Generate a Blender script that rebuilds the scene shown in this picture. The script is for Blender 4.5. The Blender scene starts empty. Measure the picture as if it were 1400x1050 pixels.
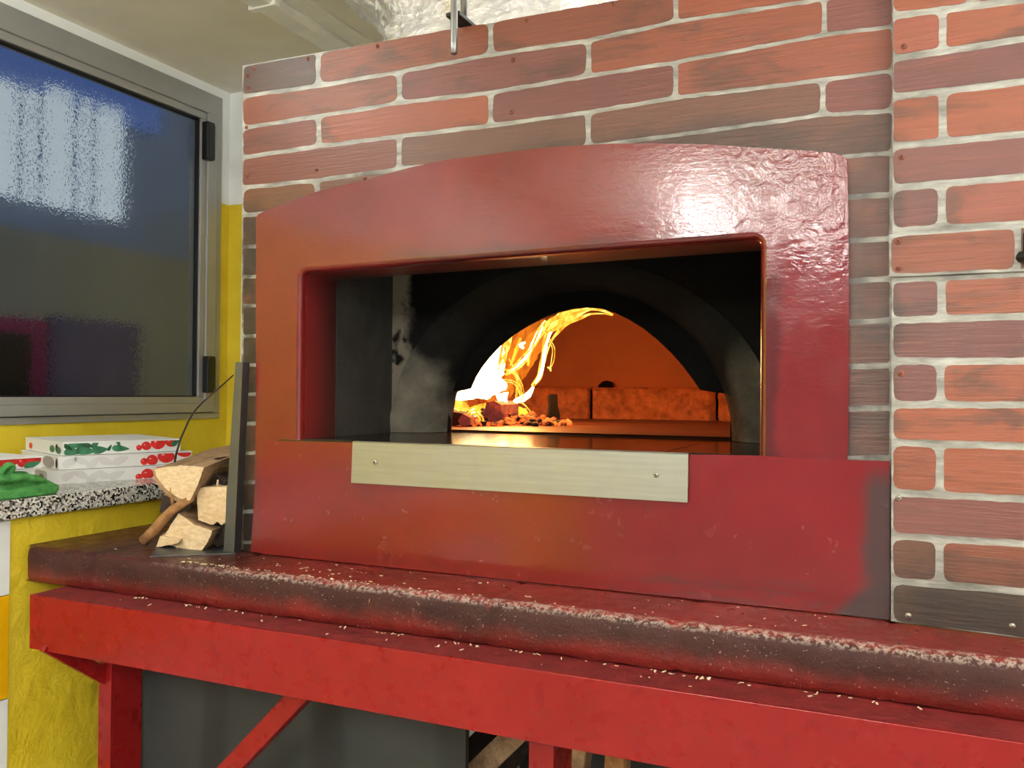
import bpy, bmesh, math, random
from mathutils import Vector, Matrix, noise
random.seed(7)
SC = bpy.context.scene
COL = SC.collection
PI = math.pi

# ------------------------------------------------------------------ camera model
PX, PY = 700.0, 525.0
VX = (-1950.0, 515.0); VY = (1235.0, 541.0)
FOC = math.sqrt(-((VX[0]-PX)*(VY[0]-PX)+(VX[1]-PY)*(VY[1]-PY)))
def _c(v, s=1):
    return (Vector(((v[0]-PX)/FOC, -(v[1]-PY)/FOC, 1.0))*s).normalized()
AX = _c(VX, -1); AY = _c(VY); AZ = AX.cross(AY)
if AZ.y < 0: AZ = -AZ
CAM = Vector((0, -1.4, 1.36))
def ray(u, v):
    q = Vector(((u-PX)/FOC, -(v-PY)/FOC, 1.0))
    return Vector((AX.dot(q), AY.dot(q), AZ.dot(q)))
def hx(u, v, x): d = ray(u, v); return CAM + d*((x-CAM.x)/d.x)
def hy(u, v, y): d = ray(u, v); return CAM + d*((y-CAM.y)/d.y)
def hz(u, v, z): d = ray(u, v); return CAM + d*((z-CAM.z)/d.z)
def hp(u, v, p, n):
    d = ray(u, v); return CAM + d*((Vector(p)-CAM).dot(n)/d.dot(n))

cd = bpy.data.cameras.new('camera'); cam = bpy.data.objects.new('camera', cd); COL.objects.link(cam)
r_ = Vector((AX.x, AY.x, AZ.x)); u_ = Vector((AX.y, AY.y, AZ.y)); f_ = Vector((AX.z, AY.z, AZ.z))
M = Matrix.Identity(4)
for i in range(3):
    M[i][0] = r_[i]; M[i][1] = u_[i]; M[i][2] = -f_[i]; M[i][3] = CAM[i]
cam.matrix_world = M
cd.sensor_fit = 'HORIZONTAL'; cd.sensor_width = 36.0; cd.lens = FOC/1400*36.0
cd.clip_start = 0.02; cd.clip_end = 100
SC.camera = cam
SC.view_settings.view_transform = 'Standard'; SC.view_settings.look = 'None'
SC.view_settings.gamma = 1; SC.view_settings.use_curve_mapping = False
SC.view_settings.exposure = 0.12

# ------------------------------------------------------------------ materials
def srgb(r, g, b):
    f = lambda c: (c/255/12.92) if c/255 <= .04045 else ((c/255+.055)/1.055)**2.4
    return (f(r), f(g), f(b), 1)
MATS = {}
class NT:
    def __init__(s, name):
        s.m = bpy.data.materials.new(name); s.m.use_nodes = True
        s.t = s.m.node_tree; s.b = s.t.nodes['Principled BSDF']; s.o = s.t.nodes['Material Output']
        MATS[name] = s.m
    def n(s, ty, **kw):
        x = s.t.nodes.new(ty)
        for k, v in kw.items():
            if k.startswith('i_'):
                x.inputs[int(k[2:]) if k[2:].isdigit() else k[2:].replace('_', ' ')].default_value = v
            else: setattr(x, k, v)
        return x
    def l(s, a, b): s.t.links.new(a, b)
    def pos(s, scale=(1, 1, 1)):
        g = s.n('ShaderNodeNewGeometry')
        mp = s.n('ShaderNodeMapping'); mp.inputs['Scale'].default_value = scale
        s.l(g.outputs['Position'], mp.inputs['Vector']); return mp.outputs[0]
    def noise(s, scale=5, detail=4, rough=.55, stretch=(1, 1, 1), dist=0, vec=None):
        x = s.n('ShaderNodeTexNoise'); x.inputs['Scale'].default_value = scale
        x.inputs['Detail'].default_value = detail; x.inputs['Roughness'].default_value = rough
        x.inputs['Distortion'].default_value = dist
        s.l(vec or s.pos(stretch), x.inputs['Vector']); return x.outputs['Fac']
    def ramp(s, fac, pts, interp='LINEAR'):
        x = s.n('ShaderNodeValToRGB'); e = x.color_ramp; e.interpolation = interp
        while len(e.elements) < len(pts): e.elements.new(.5)
        for k, (p, c) in zip(e.elements, pts):
            k.position = p; k.color = c if isinstance(c, tuple) else (c, c, c, 1)
        s.l(fac, x.inputs[0]); return x.outputs[0]
    def mix(s, fac, a, b, mode='MIX'):
        x = s.n('ShaderNodeMix', data_type='RGBA', blend_type=mode)
        for v, i in ((fac, 0), (a, 6), (b, 7)):
            if isinstance(v, (int, float, tuple)): x.inputs[i].default_value = v
            else: s.l(v, x.inputs[i])
        return x.outputs[2]
    def math(s, op, a, b=None, clamp=False):
        x = s.n('ShaderNodeMath', operation=op); x.use_clamp = clamp
        for v, i in ((a, 0), (b, 1)):
            if v is None: continue
            if isinstance(v, (int, float)): x.inputs[i].default_value = v
            else: s.l(v, x.inputs[i])
        return x.outputs[0]
    def sstep(s, val, a, b):
        x = s.n('ShaderNodeMapRange', interpolation_type='SMOOTHSTEP'); s.l(val, x.inputs[0])
        x.inputs[1].default_value = a; x.inputs[2].default_value = b; return x.outputs[0]
    def xyz(s):
        g = s.n('ShaderNodeNewGeometry'); x = s.n('ShaderNodeSeparateXYZ'); s.l(g.outputs['Position'], x.inputs[0])
        return x.outputs
    def bump(s, h, strength=.3, dist=.005):
        x = s.n('ShaderNodeBump'); x.inputs['Strength'].default_value = strength; x.inputs['Distance'].default_value = dist
        s.l(h, x.inputs['Height']); s.l(x.outputs[0], s.b.inputs['Normal']); return x
    def set(s, col=None, rough=None, metal=None, spec=None):
        for v, k in ((col, 'Base Color'), (rough, 'Roughness'), (metal, 'Metallic'), (spec, 'Specular IOR Level')):
            if v is None: continue
            if isinstance(v, (int, float, tuple)): s.b.inputs[k].default_value = v
            else: s.l(v, s.b.inputs[k])
        return s

def simple(name, rgb, rough=.6, metal=0, var=.12, scale=8, bump=0, bscale=60, spec=.5):
    t = NT(name); c = srgb(*rgb)
    if var:
        n = t.noise(scale, 5)
        lo = tuple(x*(1-var) for x in c[:3])+(1,); hi = tuple(min(1, x*(1+var)) for x in c[:3])+(1,)
        t.set(t.ramp(n, [(.3, lo), (.7, hi)]))
    else: t.set(c)
    t.set(rough=rough, metal=metal, spec=spec)
    if bump: t.bump(t.noise(bscale, 4), bump, .003)
    return t.m

# painted wall: yellow below, white above a painted line
def mat_twotone():
    t = NT('wall_paint'); _, _, z = t.xyz()
    n = t.noise(9, 5)
    yel = t.ramp(n, [(.3, srgb(214, 188, 40)), (.7, srgb(230, 206, 60))])
    wh = t.ramp(n, [(.3, srgb(230, 233, 230)), (.7, srgb(238, 240, 238))])
    edge = t.math('ADD', z, t.math('MULTIPLY', t.math('SUBTRACT', t.noise(18, 2), .5), .008))
    t.set(t.mix(t.math('GREATER_THAN', edge, 2.016), yel, wh), rough=.45)
    t.bump(t.noise(30, 5), .35, .006)
mat_twotone()
def mat_yellow():
    t = NT('yellow_plaster'); n = t.noise(7, 6)
    t.set(t.ramp(n, [(.3, srgb(210, 184, 38)), (.7, srgb(228, 204, 58))]), rough=.38)
    t.bump(t.noise(26, 5, .6, dist=.4), .55, .012)
mat_yellow()
simple('white_paint', (222, 222, 214), .6, var=.04, bump=.1)
simple('soffit_paint', (236, 231, 216), .8, var=.04, bump=.1)
simple('ceiling_paint', (240, 238, 230), .75, var=.03)
simple('trunk_white', (240, 240, 234), .35, var=.06, scale=14)
simple('tile_white', (226, 230, 228), .15, var=.03)
simple('tile_yellow', (226, 170, 12), .15, var=.05)
simple('grout', (170, 165, 150), .8)
simple('floor_tile', (176, 170, 160), .4, var=.2, scale=4)
def mat_brick():
    t = NT('painted_brick')
    a = t.n('ShaderNodeAttribute', attribute_name='Col')
    x, y, z = t.xyz()
    br = t.noise(1, 5, .7, stretch=(9, 9, 170))
    br2 = t.noise(6, 4, .6, stretch=(1, 1, 3), dist=.6)
    c = t.mix(t.math('MULTIPLY', t.sstep(br, .48, .72), .35), a.outputs['Color'], srgb(104, 66, 48))
    c = t.mix(t.math('MULTIPLY', t.sstep(br, .5, .25), .25), c, srgb(165, 80, 48))
    c = t.mix(t.math('MULTIPLY', t.sstep(br2, .50, .70), .72), c, srgb(66, 46, 36))
    # soot stains: down the narrow strips on both sides of the surround, above the arch, low on the side panel
    nz = t.math('MULTIPLY', t.math('SUBTRACT', t.noise(7, 4), .5), .12)
    xs = t.math('ADD', x, nz); zs = t.math('ADD', z, nz)
    left = t.math('MULTIPLY', t.sstep(xs, -1.17, -1.21), t.sstep(zs, 1.78, 1.68))
    right = t.math('MULTIPLY', t.math('MULTIPLY', t.sstep(xs, -.13, -.075), t.sstep(zs, 1.745, 1.69)), t.sstep(xs, .0, -.02))
    arch = t.math('MULTIPLY', t.math('MULTIPLY', t.sstep(zs, 1.815, 1.775), t.sstep(xs, -.75, -.5)), t.sstep(xs, -.10, -.2))
    low = t.math('MULTIPLY', t.sstep(zs, 1.17, 1.05), t.sstep(xs, -.05, -.02))
    m = t.math('MAXIMUM', t.math('MAXIMUM', t.math('MULTIPLY', left, .92), t.math('MULTIPLY', right, .55)), t.math('MAXIMUM', t.math('MULTIPLY', arch, .55), t.math('MULTIPLY', low, .75)))
    m = t.math('MULTIPLY', m, t.sstep(t.noise(16, 5), .2, .6))
    c = t.mix(m, c, srgb(36, 30, 27))
    t.set(c, rough=t.ramp(br, [(.3, .30), (.7, .46)]))
    t.bump(br, .25, .004)
mat_brick()
def mat_mortar():
    t = NT('painted_mortar'); x, y, z = t.xyz()
    n = t.noise(1, 5, .6, stretch=(14, 14, 60))
    c = t.ramp(n, [(.28, srgb(98, 97, 92)), (.5, srgb(148, 147, 141)), (.72, srgb(186, 187, 182))])
    nz = t.math('MULTIPLY', t.math('SUBTRACT', t.noise(7, 4), .5), .12)
    xs = t.math('ADD', x, nz); zs = t.math('ADD', z, nz)
    left = t.math('MULTIPLY', t.sstep(xs, -1.19, -1.215), t.sstep(zs, 1.76, 1.66))
    low = t.math('MULTIPLY', t.sstep(zs, 1.14, 1.04), t.sstep(xs, -.05, -.02))
    arch = t.math('MULTIPLY', t.math('MULTIPLY', t.sstep(zs, 1.80, 1.76), t.sstep(xs, -1.15, -.95)), t.sstep(xs, .0, -.2))
    rs = t.math('MULTIPLY', t.math('MULTIPLY', t.sstep(xs, -.1, -.075), t.sstep(zs, 1.76, 1.70)), t.sstep(xs, -.015, -.06))
    m = t.math('MAXIMUM', t.math('MAXIMUM', t.math('MULTIPLY', left, .9), t.math('MULTIPLY', rs, .8)), t.math('MAXIMUM', t.math('MULTIPLY', low, .6), t.math('MULTIPLY', arch, .7)))
    c = t.mix(t.math('MULTIPLY', m, t.sstep(t.noise(22, 4), .3, .6)), c, srgb(52, 48, 44))
    t.set(c, rough=.4); t.bump(n, .4, .004)
mat_mortar()
def mat_red(name, base, dark, rough, bumps, soot=None):
    t = NT(name); x, y, z = t.xyz()
    n = t.noise(5, 6, .6); br = t.noise(1, 5, .65, stretch=(12, 12, 130))
    c = t.ramp(n, [(.3, srgb(*dark)), (.7, srgb(*base))])
    c = t.mix(t.math('MULTIPLY', t.sstep(br, .55, .8), .08 if name == 'red_steel' else .3), c, srgb(92, 34, 30))
    if soot: c = soot(t, c, x, y, z)
    t.set(c, rough=t.ramp(t.noise(30, 4), [(.3, max(.08, rough-.07)), (.7, rough+.06)]), spec=.3 if name == 'red_steel' else .4)
    if name != 'red_steel':
        t.b.inputs['Coat Weight'].default_value = .42; t.b.inputs['Coat Roughness'].default_value = .06
    h = t.math('ADD', t.math('MULTIPLY', br, .3), t.math('MULTIPLY', t.noise(95, 3, .6, stretch=(.6, 1, 1), dist=.4), bumps))
    if name == 'red_surround':
        lump = t.math('MULTIPLY', t.noise(38, 4, .6, dist=.8), t.math('MULTIPLY', t.sstep(x, -.35, -.1), t.sstep(z, 1.5, 1.68)))
        h = t.math('ADD', h, t.math('MULTIPLY', lump, 4.0))
    if name == 'red_surround':
        t.set(rough=t.mix(t.sstep(y, .0, .015), t.b.inputs['Roughness'].links[0].from_socket, (.6, .6, .6, 1)))
    t.bump(h, .06 if name == 'red_steel' else .12, .004)
    if name != 'red_steel': t.l(t.b.inputs['Normal'].links[0].from_socket, t.b.inputs['Coat Normal'])
    return t
def soot_surround(t, c, x, y, z):
    nz = t.math('MULTIPLY', t.math('SUBTRACT', t.noise(9, 4), .5), .05)
    xs = t.math('ADD', x, nz); zs = t.math('ADD', z, nz)
    lip = t.math('MULTIPLY', t.math('MULTIPLY', t.sstep(zs, 1.635, 1.605), t.sstep(zs, 1.55, 1.58)), t.math('MULTIPLY', t.sstep(xs, -.98, -.75), t.sstep(xs, -.2, -.25)))
    sid = t.math('MULTIPLY', t.math('MULTIPLY', t.sstep(xs, -.165, -.185), t.sstep(xs, -.22, -.2)), t.sstep(zs, 1.6, 1.5))
    m = t.math('MAXIMUM', t.math('MULTIPLY', lip, .55), t.math('MULTIPLY', sid, .55))
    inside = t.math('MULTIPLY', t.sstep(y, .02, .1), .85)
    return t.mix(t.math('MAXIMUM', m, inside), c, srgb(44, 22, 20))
def soot_apron(t, c, x, y, z):
    nz = t.math('MULTIPLY', t.math('SUBTRACT', t.noise(7, 4), .5), .05)
    xs = t.math('ADD', x, nz); zs = t.math('ADD', z, nz)
    e = t.math('MULTIPLY', t.sstep(xs, -.062, -.034), t.sstep(zs, 1.27, 1.22))
    k = t.sstep(t.math('SUBTRACT', xs, zs), -1.148, -1.112)
    b = t.math('MULTIPLY', t.math('MULTIPLY', t.sstep(zs, 1.10, 1.06), t.sstep(xs, -.55, -.3)), t.sstep(t.noise(1, 5, .7, stretch=(10, 10, 90)), .45, .7))
    m = t.math('MAXIMUM', t.math('MAXIMUM', t.math('MULTIPLY', e, .85), t.math('MULTIPLY', k, .9)), t.math('MULTIPLY', b, .5))
    return t.mix(m, c, srgb(58, 52, 52))
mat_red('red_surround', (114, 29, 29), (99, 23, 24), .16, .6, soot_surround)
mat_red('red_apron', (120, 23, 25), (104, 18, 19), .22, .4, soot_apron)
mat_red('red_steel', (132, 18, 19), (122, 16, 17), .3, .25)
def mat_bench():
    t = NT('bench_stone'); x, y, z = t.xyz()
    n = t.noise(6, 7, .65)
    c = t.ramp(n, [(.3, srgb(92, 26, 24)), (.7, srgb(128, 38, 33))])
    nz = t.math('MULTIPLY', t.math('SUBTRACT', t.noise(8, 5, .65), .5), .06)
    zs = t.math('ADD', z, nz); ys = t.math('ADD', y, nz); xs = t.math('ADD', x, nz)
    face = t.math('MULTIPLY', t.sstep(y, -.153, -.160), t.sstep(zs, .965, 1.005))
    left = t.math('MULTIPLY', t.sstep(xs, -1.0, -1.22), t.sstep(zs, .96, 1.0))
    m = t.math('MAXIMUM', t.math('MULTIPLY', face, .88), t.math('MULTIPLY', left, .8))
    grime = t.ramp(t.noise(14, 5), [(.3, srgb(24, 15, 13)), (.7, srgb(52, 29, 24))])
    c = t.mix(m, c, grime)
    # worn, chipped front arris showing pale stone
    edge = t.math('MULTIPLY', t.math('MULTIPLY', t.sstep(y, -.140, -.149), t.sstep(z, 1.020, 1.029)), t.sstep(x, -1.35, -1.05))
    chip = t.sstep(t.noise(150, 5, .7), .44, .58)
    c = t.mix(t.math('MULTIPLY', t.math('MULTIPLY', edge, chip), .65), c, srgb(176, 158, 146))
    sp = t.math('MULTIPLY', t.sstep(t.noise(230, 2, .5), .68, .72), .5)
    c = t.mix(sp, c, srgb(176, 150, 130))
    t.set(c, rough=t.mix(face, t.ramp(t.noise(40, 4), [(.3, .25), (.7, .45)]), (.6, .6, .6, 1)), spec=.3)
    h = t.math('ADD', t.noise(75, 6, .7), t.math('MULTIPLY', t.noise(14, 4), .4))
    t.bump(h, .4, .005)
mat_bench()
simple('mortar_red', (104, 24, 24), .55, var=.3, scale=30, bump=.8, bscale=70)
def mat_soot(name, lo, hi, rough=.75, scale=12, bump=.5):
    t = NT(name); n = t.noise(scale, 7, .65)
    t.set(t.ramp(n, [(.3, srgb(*lo)), (.7, srgb(*hi))]), rough=rough, spec=.12 if name == 'soot_black' else .5); t.bump(t.noise(scale*4, 6, .65), bump, .006)
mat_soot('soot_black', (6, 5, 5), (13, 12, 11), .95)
mat_soot('soot_cheek', (36, 37, 36), (66, 66, 61), .6)
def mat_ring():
    t = NT('soot_lit_ring'); x, y, z = t.xyz(); n = t.noise(12, 7, .65)
    c = t.ramp(n, [(.3, srgb(74, 72, 65)), (.7, srgb(116, 110, 97))])  # lit feet of the ring kept pale in the colour; soot blackens the rest
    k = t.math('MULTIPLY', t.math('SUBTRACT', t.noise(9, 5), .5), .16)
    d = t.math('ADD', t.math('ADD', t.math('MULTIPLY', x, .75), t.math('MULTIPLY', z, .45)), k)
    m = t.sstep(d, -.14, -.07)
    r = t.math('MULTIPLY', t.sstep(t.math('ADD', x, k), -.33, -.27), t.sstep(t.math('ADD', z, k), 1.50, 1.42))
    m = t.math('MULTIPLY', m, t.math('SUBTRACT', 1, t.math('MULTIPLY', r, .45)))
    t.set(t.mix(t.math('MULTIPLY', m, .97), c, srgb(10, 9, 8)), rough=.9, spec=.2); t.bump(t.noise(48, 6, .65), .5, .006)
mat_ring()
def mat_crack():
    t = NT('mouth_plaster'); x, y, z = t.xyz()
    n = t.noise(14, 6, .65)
    c = t.ramp(n, [(.3, srgb(7, 6, 6)), (.7, srgb(14, 13, 12))])  # sooty dark base also stands in for the lintel's shadow
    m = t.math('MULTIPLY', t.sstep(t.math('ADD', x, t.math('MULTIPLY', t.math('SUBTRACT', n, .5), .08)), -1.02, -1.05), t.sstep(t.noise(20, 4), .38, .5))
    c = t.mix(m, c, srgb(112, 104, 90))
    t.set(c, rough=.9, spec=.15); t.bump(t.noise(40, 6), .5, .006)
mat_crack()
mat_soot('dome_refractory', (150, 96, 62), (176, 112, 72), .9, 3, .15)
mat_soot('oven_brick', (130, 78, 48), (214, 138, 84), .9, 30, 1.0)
def mat_oven_floor():
    t = NT('oven_floor'); x, y, z = t.xyz()
    n = t.noise(1, 6, .65, stretch=(5, 26, 5))
    t.set(t.ramp(n, [(.3, srgb(48, 28, 20)), (.7, srgb(112, 68, 46))]), rough=.5)
    t.bump(n, .4, .006)
mat_oven_floor()
def mat_hearth():
    t = NT('hearth_stone'); n = t.noise(9, 6)
    t.set(t.ramp(n, [(.3, srgb(20, 17, 16)), (.7, srgb(40, 33, 30))]), rough=.16, spec=.6)
    t.bump(t.noise(20, 4), .05, .003)
mat_hearth()
def mat_steel(name, rgb, rough, stretch=(1, 1, 1)):
    t = NT(name); n = t.noise(6, 4, .6, stretch=stretch)
    c = srgb(*rgb)
    t.set(t.ramp(n, [(.3, tuple(v*.86 for v in c[:3])+(1,)), (.7, c)]), rough=t.ramp(t.noise(30, 4), [(.3, rough), (.7, rough+.12)]), metal=1)
    t.bump(t.noise(1, 3, .6, stretch=(4, 4, 300)), .04, .002)
mat_steel('brushed_steel', (166, 168, 162), .4, (1, 1, 30))
mat_steel('screw_steel', (170, 165, 155), .3)
mat_steel('bar_steel', (110, 112, 114), .42, (1, 1, 1))
mat_steel('rod_steel', (150, 152, 152), .3)
simple('painted_screw', (128, 66, 46), .4, var=.3, scale=60)
simple('black_iron', (22, 20, 20), .5, var=.2)
simple('black_plastic', (18, 18, 19), .4, var=.1)
simple('aluminium', (160, 160, 157), .36, metal=.35, var=.05)
simple('rubber_gasket', (20, 20, 22), .6, var=0)
def mat_foil():
    t = NT('foil'); t.set(srgb(244, 244, 244), rough=.24, metal=.75)
    v = t.n('ShaderNodeTexVoronoi'); v.inputs['Scale'].default_value = 42
    t.l(t.pos(), v.inputs['Vector'])
    h = t.math('ADD', v.outputs['Distance'], t.noise(60, 6, .7, dist=1.5))
    t.bump(h, .55, .010)
    rust = t.sstep(t.noise(7, 4), .60, .72)
    t.set(t.mix(t.math('MULTIPLY', rust, .5), srgb(246, 246, 246), srgb(232, 214, 160)))
mat_foil()
def mat_granite():
    t = NT('granite')
    v = t.n('ShaderNodeTexVoronoi'); v.inputs['Scale'].default_value = 230; t.l(t.pos(), v.inputs['Vector'])
    sp = t.n('ShaderNodeSeparateColor'); t.l(v.outputs['Color'], sp.inputs[0])
    c = t.ramp(sp.outputs[0], [(.0, srgb(28, 28, 28)), (.24, srgb(96, 94, 90)), (.4, srgb(176, 174, 166)), (.7, srgb(212, 210, 202))], 'CONSTANT')
    t.set(c, rough=.2)
mat_granite()
simple('pizza_box_white', (226, 226, 224), .5, var=.03)
simple('pizza_box_inside', (150, 142, 134), .8, var=.06)
simple('print_red', (206, 44, 40), .45, var=.3, scale=45)
simple('print_pink', (228, 158, 150), .5, var=.2, scale=45)
simple('print_green', (52, 112, 78), .5, var=.35, scale=50)
simple('print_dark_green', (30, 78, 52), .5, var=.35, scale=50)
simple('print_grey', (206, 205, 205), .5, var=.04)
simple('slot_dark', (20, 18, 18), .8, var=0)
def mat_cloth():
    t = NT('green_cloth'); n = t.noise(45, 5)
    t.set(t.ramp(n, [(.3, srgb(34, 98, 40)), (.7, srgb(78, 148, 72))]), rough=.9)
    t.bump(t.noise(240, 3), .5, .003)
mat_cloth()
def mat_wood():
    t = NT('cut_wood'); n = t.noise(1, 5, .6, stretch=(60, 60, 160), dist=.5); m = t.noise(14, 4)
    c = t.ramp(n, [(.3, srgb(192, 164, 124)), (.7, srgb(226, 204, 168))])
    t.set(t.mix(t.math('MULTIPLY', t.sstep(m, .5, .75), .4), c, srgb(180, 144, 100)), rough=.75); t.bump(n, .4, .003)
    t = NT('bark'); n = t.noise(40, 6, .7, stretch=(1, .4, 1))
    t.set(t.ramp(n, [(.3, srgb(104, 78, 56)), (.7, srgb(178, 144, 106))]), rough=.9); t.bump(n, .8, .006)
    t = NT('dark_bark'); n = t.noise(40, 6, .7)
    t.set(t.ramp(n, [(.3, srgb(30, 22, 18)), (.7, srgb(62, 46, 36))]), rough=.9); t.bump(n, .8, .006)
    t = NT('branch_bark'); n = t.noise(50, 6, .7)
    t.set(t.ramp(n, [(.3, srgb(112, 76, 42)), (.7, srgb(168, 122, 74))]), rough=.85); t.bump(n, .7, .005)
mat_wood()
simple('chip_wood', (218, 200, 166), .7, var=.15, scale=90)
def mat_board():
    t = NT('grey_board'); n = t.noise(5, 5); 
    w = t.n('ShaderNodeTexWave'); w.inputs['Scale'].default_value = 1.1; w.inputs['Distortion'].default_value = 5; w.inputs['Detail'].default_value = 3
    t.l(t.pos((1, 1, -.5)), w.inputs['Vector'])
    c = t.ramp(n, [(.3, srgb(42, 45, 45)), (.7, srgb(52, 55, 54))])
    c = t.mix(t.math('MULTIPLY', t.sstep(w.outputs['Fac'], .72, .95), .55), c, srgb(24, 26, 25))
    t.set(c, rough=.55, spec=.3)
mat_board()
simple('dark_board', (40, 40, 36), .7)
simple('char', (26, 18, 15), .9, var=.3, scale=40, bump=.7)
def emis(name, rgb, strength, alpha=None, vary=0):
    t = NT(name); e = t.n('ShaderNodeEmission'); e.inputs[0].default_value = rgb+(1,); e.inputs[1].default_value = strength
    if vary:
        n = t.noise(vary, 4, .6, stretch=(1, 1, .45), dist=.8)
        t.l(t.math('MULTIPLY', t.ramp(n, [(.3, .25), (.75, 1.6)]), strength), e.inputs[1])
    out = e.outputs[0]
    if alpha is not None:
        tr = t.n('ShaderNodeBsdfTransparent'); mx = t.n('ShaderNodeMixShader')
        n = t.noise(26, 4, .6, stretch=(1, 1, .4), dist=1.2)
        t.l(t.math('MULTIPLY', t.ramp(n, [(.35, 0.0), (.65, 1.0)]), alpha), mx.inputs[0])
        t.l(tr.outputs[0], mx.inputs[1]); t.l(e.outputs[0], mx.inputs[2]); out = mx.outputs[0]
    t.l(out, t.o.inputs[0]); return t.m
emis('flame_white', (1.0, .78, .40), 7)
def mat_flame():
    t = NT('flame_yellow'); e = t.n('ShaderNodeEmission')
    n = t.noise(34, 4, .6, stretch=(1, 1, .5), dist=1.0)
    t.l(t.ramp(n, [(.28, (1, .22, .01, 1)), (.45, (1, .42, .03, 1)), (.6, (1, .62, .10, 1)), (.75, (1, .85, .4, 1))]), e.inputs[0])
    t.l(t.ramp(n, [(.28, (1.0,)*3+(1,)), (.5, (1.6,)*3+(1,)), (.75, (2.2,)*3+(1,))]), e.inputs[1])
    t.l(e.outputs[0], t.o.inputs[0])
mat_flame()
emis('flame_gold', (1.0, .40, .03), 2.4, alpha=.9)
emis('flame_orange', (1.0, .24, .015), 1.3, alpha=.55)
emis('tube_light', (1.0, 1.0, .97), 150)
emis('tube_near', (1.0, 1.0, .97), 52)
emis('tube_rear', (1.0, 1.0, .97), 34)
emis('tube_fill_left', (1.0, 1.0, .97), 34)  # tube of the added fill lamp by the window wall
def mat_ember():
    t = NT('ember'); n = t.noise(30, 5, .65)
    t.set(t.ramp(n, [(.3, srgb(18, 9, 7)), (.7, srgb(60, 26, 14))]), rough=.95)
    t.l(t.ramp(n, [(.45, (0, 0, 0, 1)), (.62, (1, .14, .02, 1)), (.75, (1, .45, .08, 1))]), t.b.inputs['Emission Color'])
    t.b.inputs['Emission Strength'].default_value = 2.2; t.bump(n, .8, .006)
    t = NT('ember_log'); n = t.noise(26, 5, .65)
    t.set(t.ramp(n, [(.3, srgb(60, 30, 28)), (.7, srgb(120, 66, 56))]), rough=.9)
    t.l(t.ramp(n, [(.5, (.12, .02, .02, 1)), (.75, (.8, .10, .03, 1))]), t.b.inputs['Emission Color'])
    t.b.inputs['Emission Strength'].default_value = .55; t.bump(n, .5, .005)
mat_ember()
def mat_glass():
    t = NT('pebbled_glass')
    t.b.inputs['Transmission Weight'].default_value = 1; t.b.inputs['IOR'].default_value = 1.35
    t.set(srgb(236, 240, 242), rough=0)
    v = t.n('ShaderNodeTexVoronoi', feature='SMOOTH_F1'); v.inputs['Scale'].default_value = 210
    t.l(t.pos(), v.inputs['Vector'])
    q = t.n('ShaderNodeTexVoronoi'); q.inputs['Scale'].default_value = 170; t.l(t.pos(), q.inputs['Vector'])
    sc = t.n('ShaderNodeSeparateColor'); t.l(q.outputs['Color'], sc.inputs[0])
    h = t.math('ADD', t.math('MULTIPLY', v.outputs['Distance'], .35), t.math('MULTIPLY', t.math('MULTIPLY', q.outputs['Distance'], t.sstep(sc.outputs[0], .45, 1.0)), 1.6))
    t.bump(h, .085, .003)
mat_glass()
simple('outside_wall', (104, 124, 160), .9, var=.1, scale=2)
simple('outside_dark', (124, 126, 120), .9, var=.1, scale=2)
simple('outside_olive', (170, 168, 70), .9, var=.1)
simple('outside_magenta', (120, 26, 78), .8, var=.1)
simple('outside_violet', (66, 64, 104), .8, var=.1)
simple('outside_black', (20, 20, 21), .8, var=.1)
emis('daylight_pane', (.80, .92, 1.0), .5)
emis('blue_sky_light', (.14, .28, .80), .28)

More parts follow.
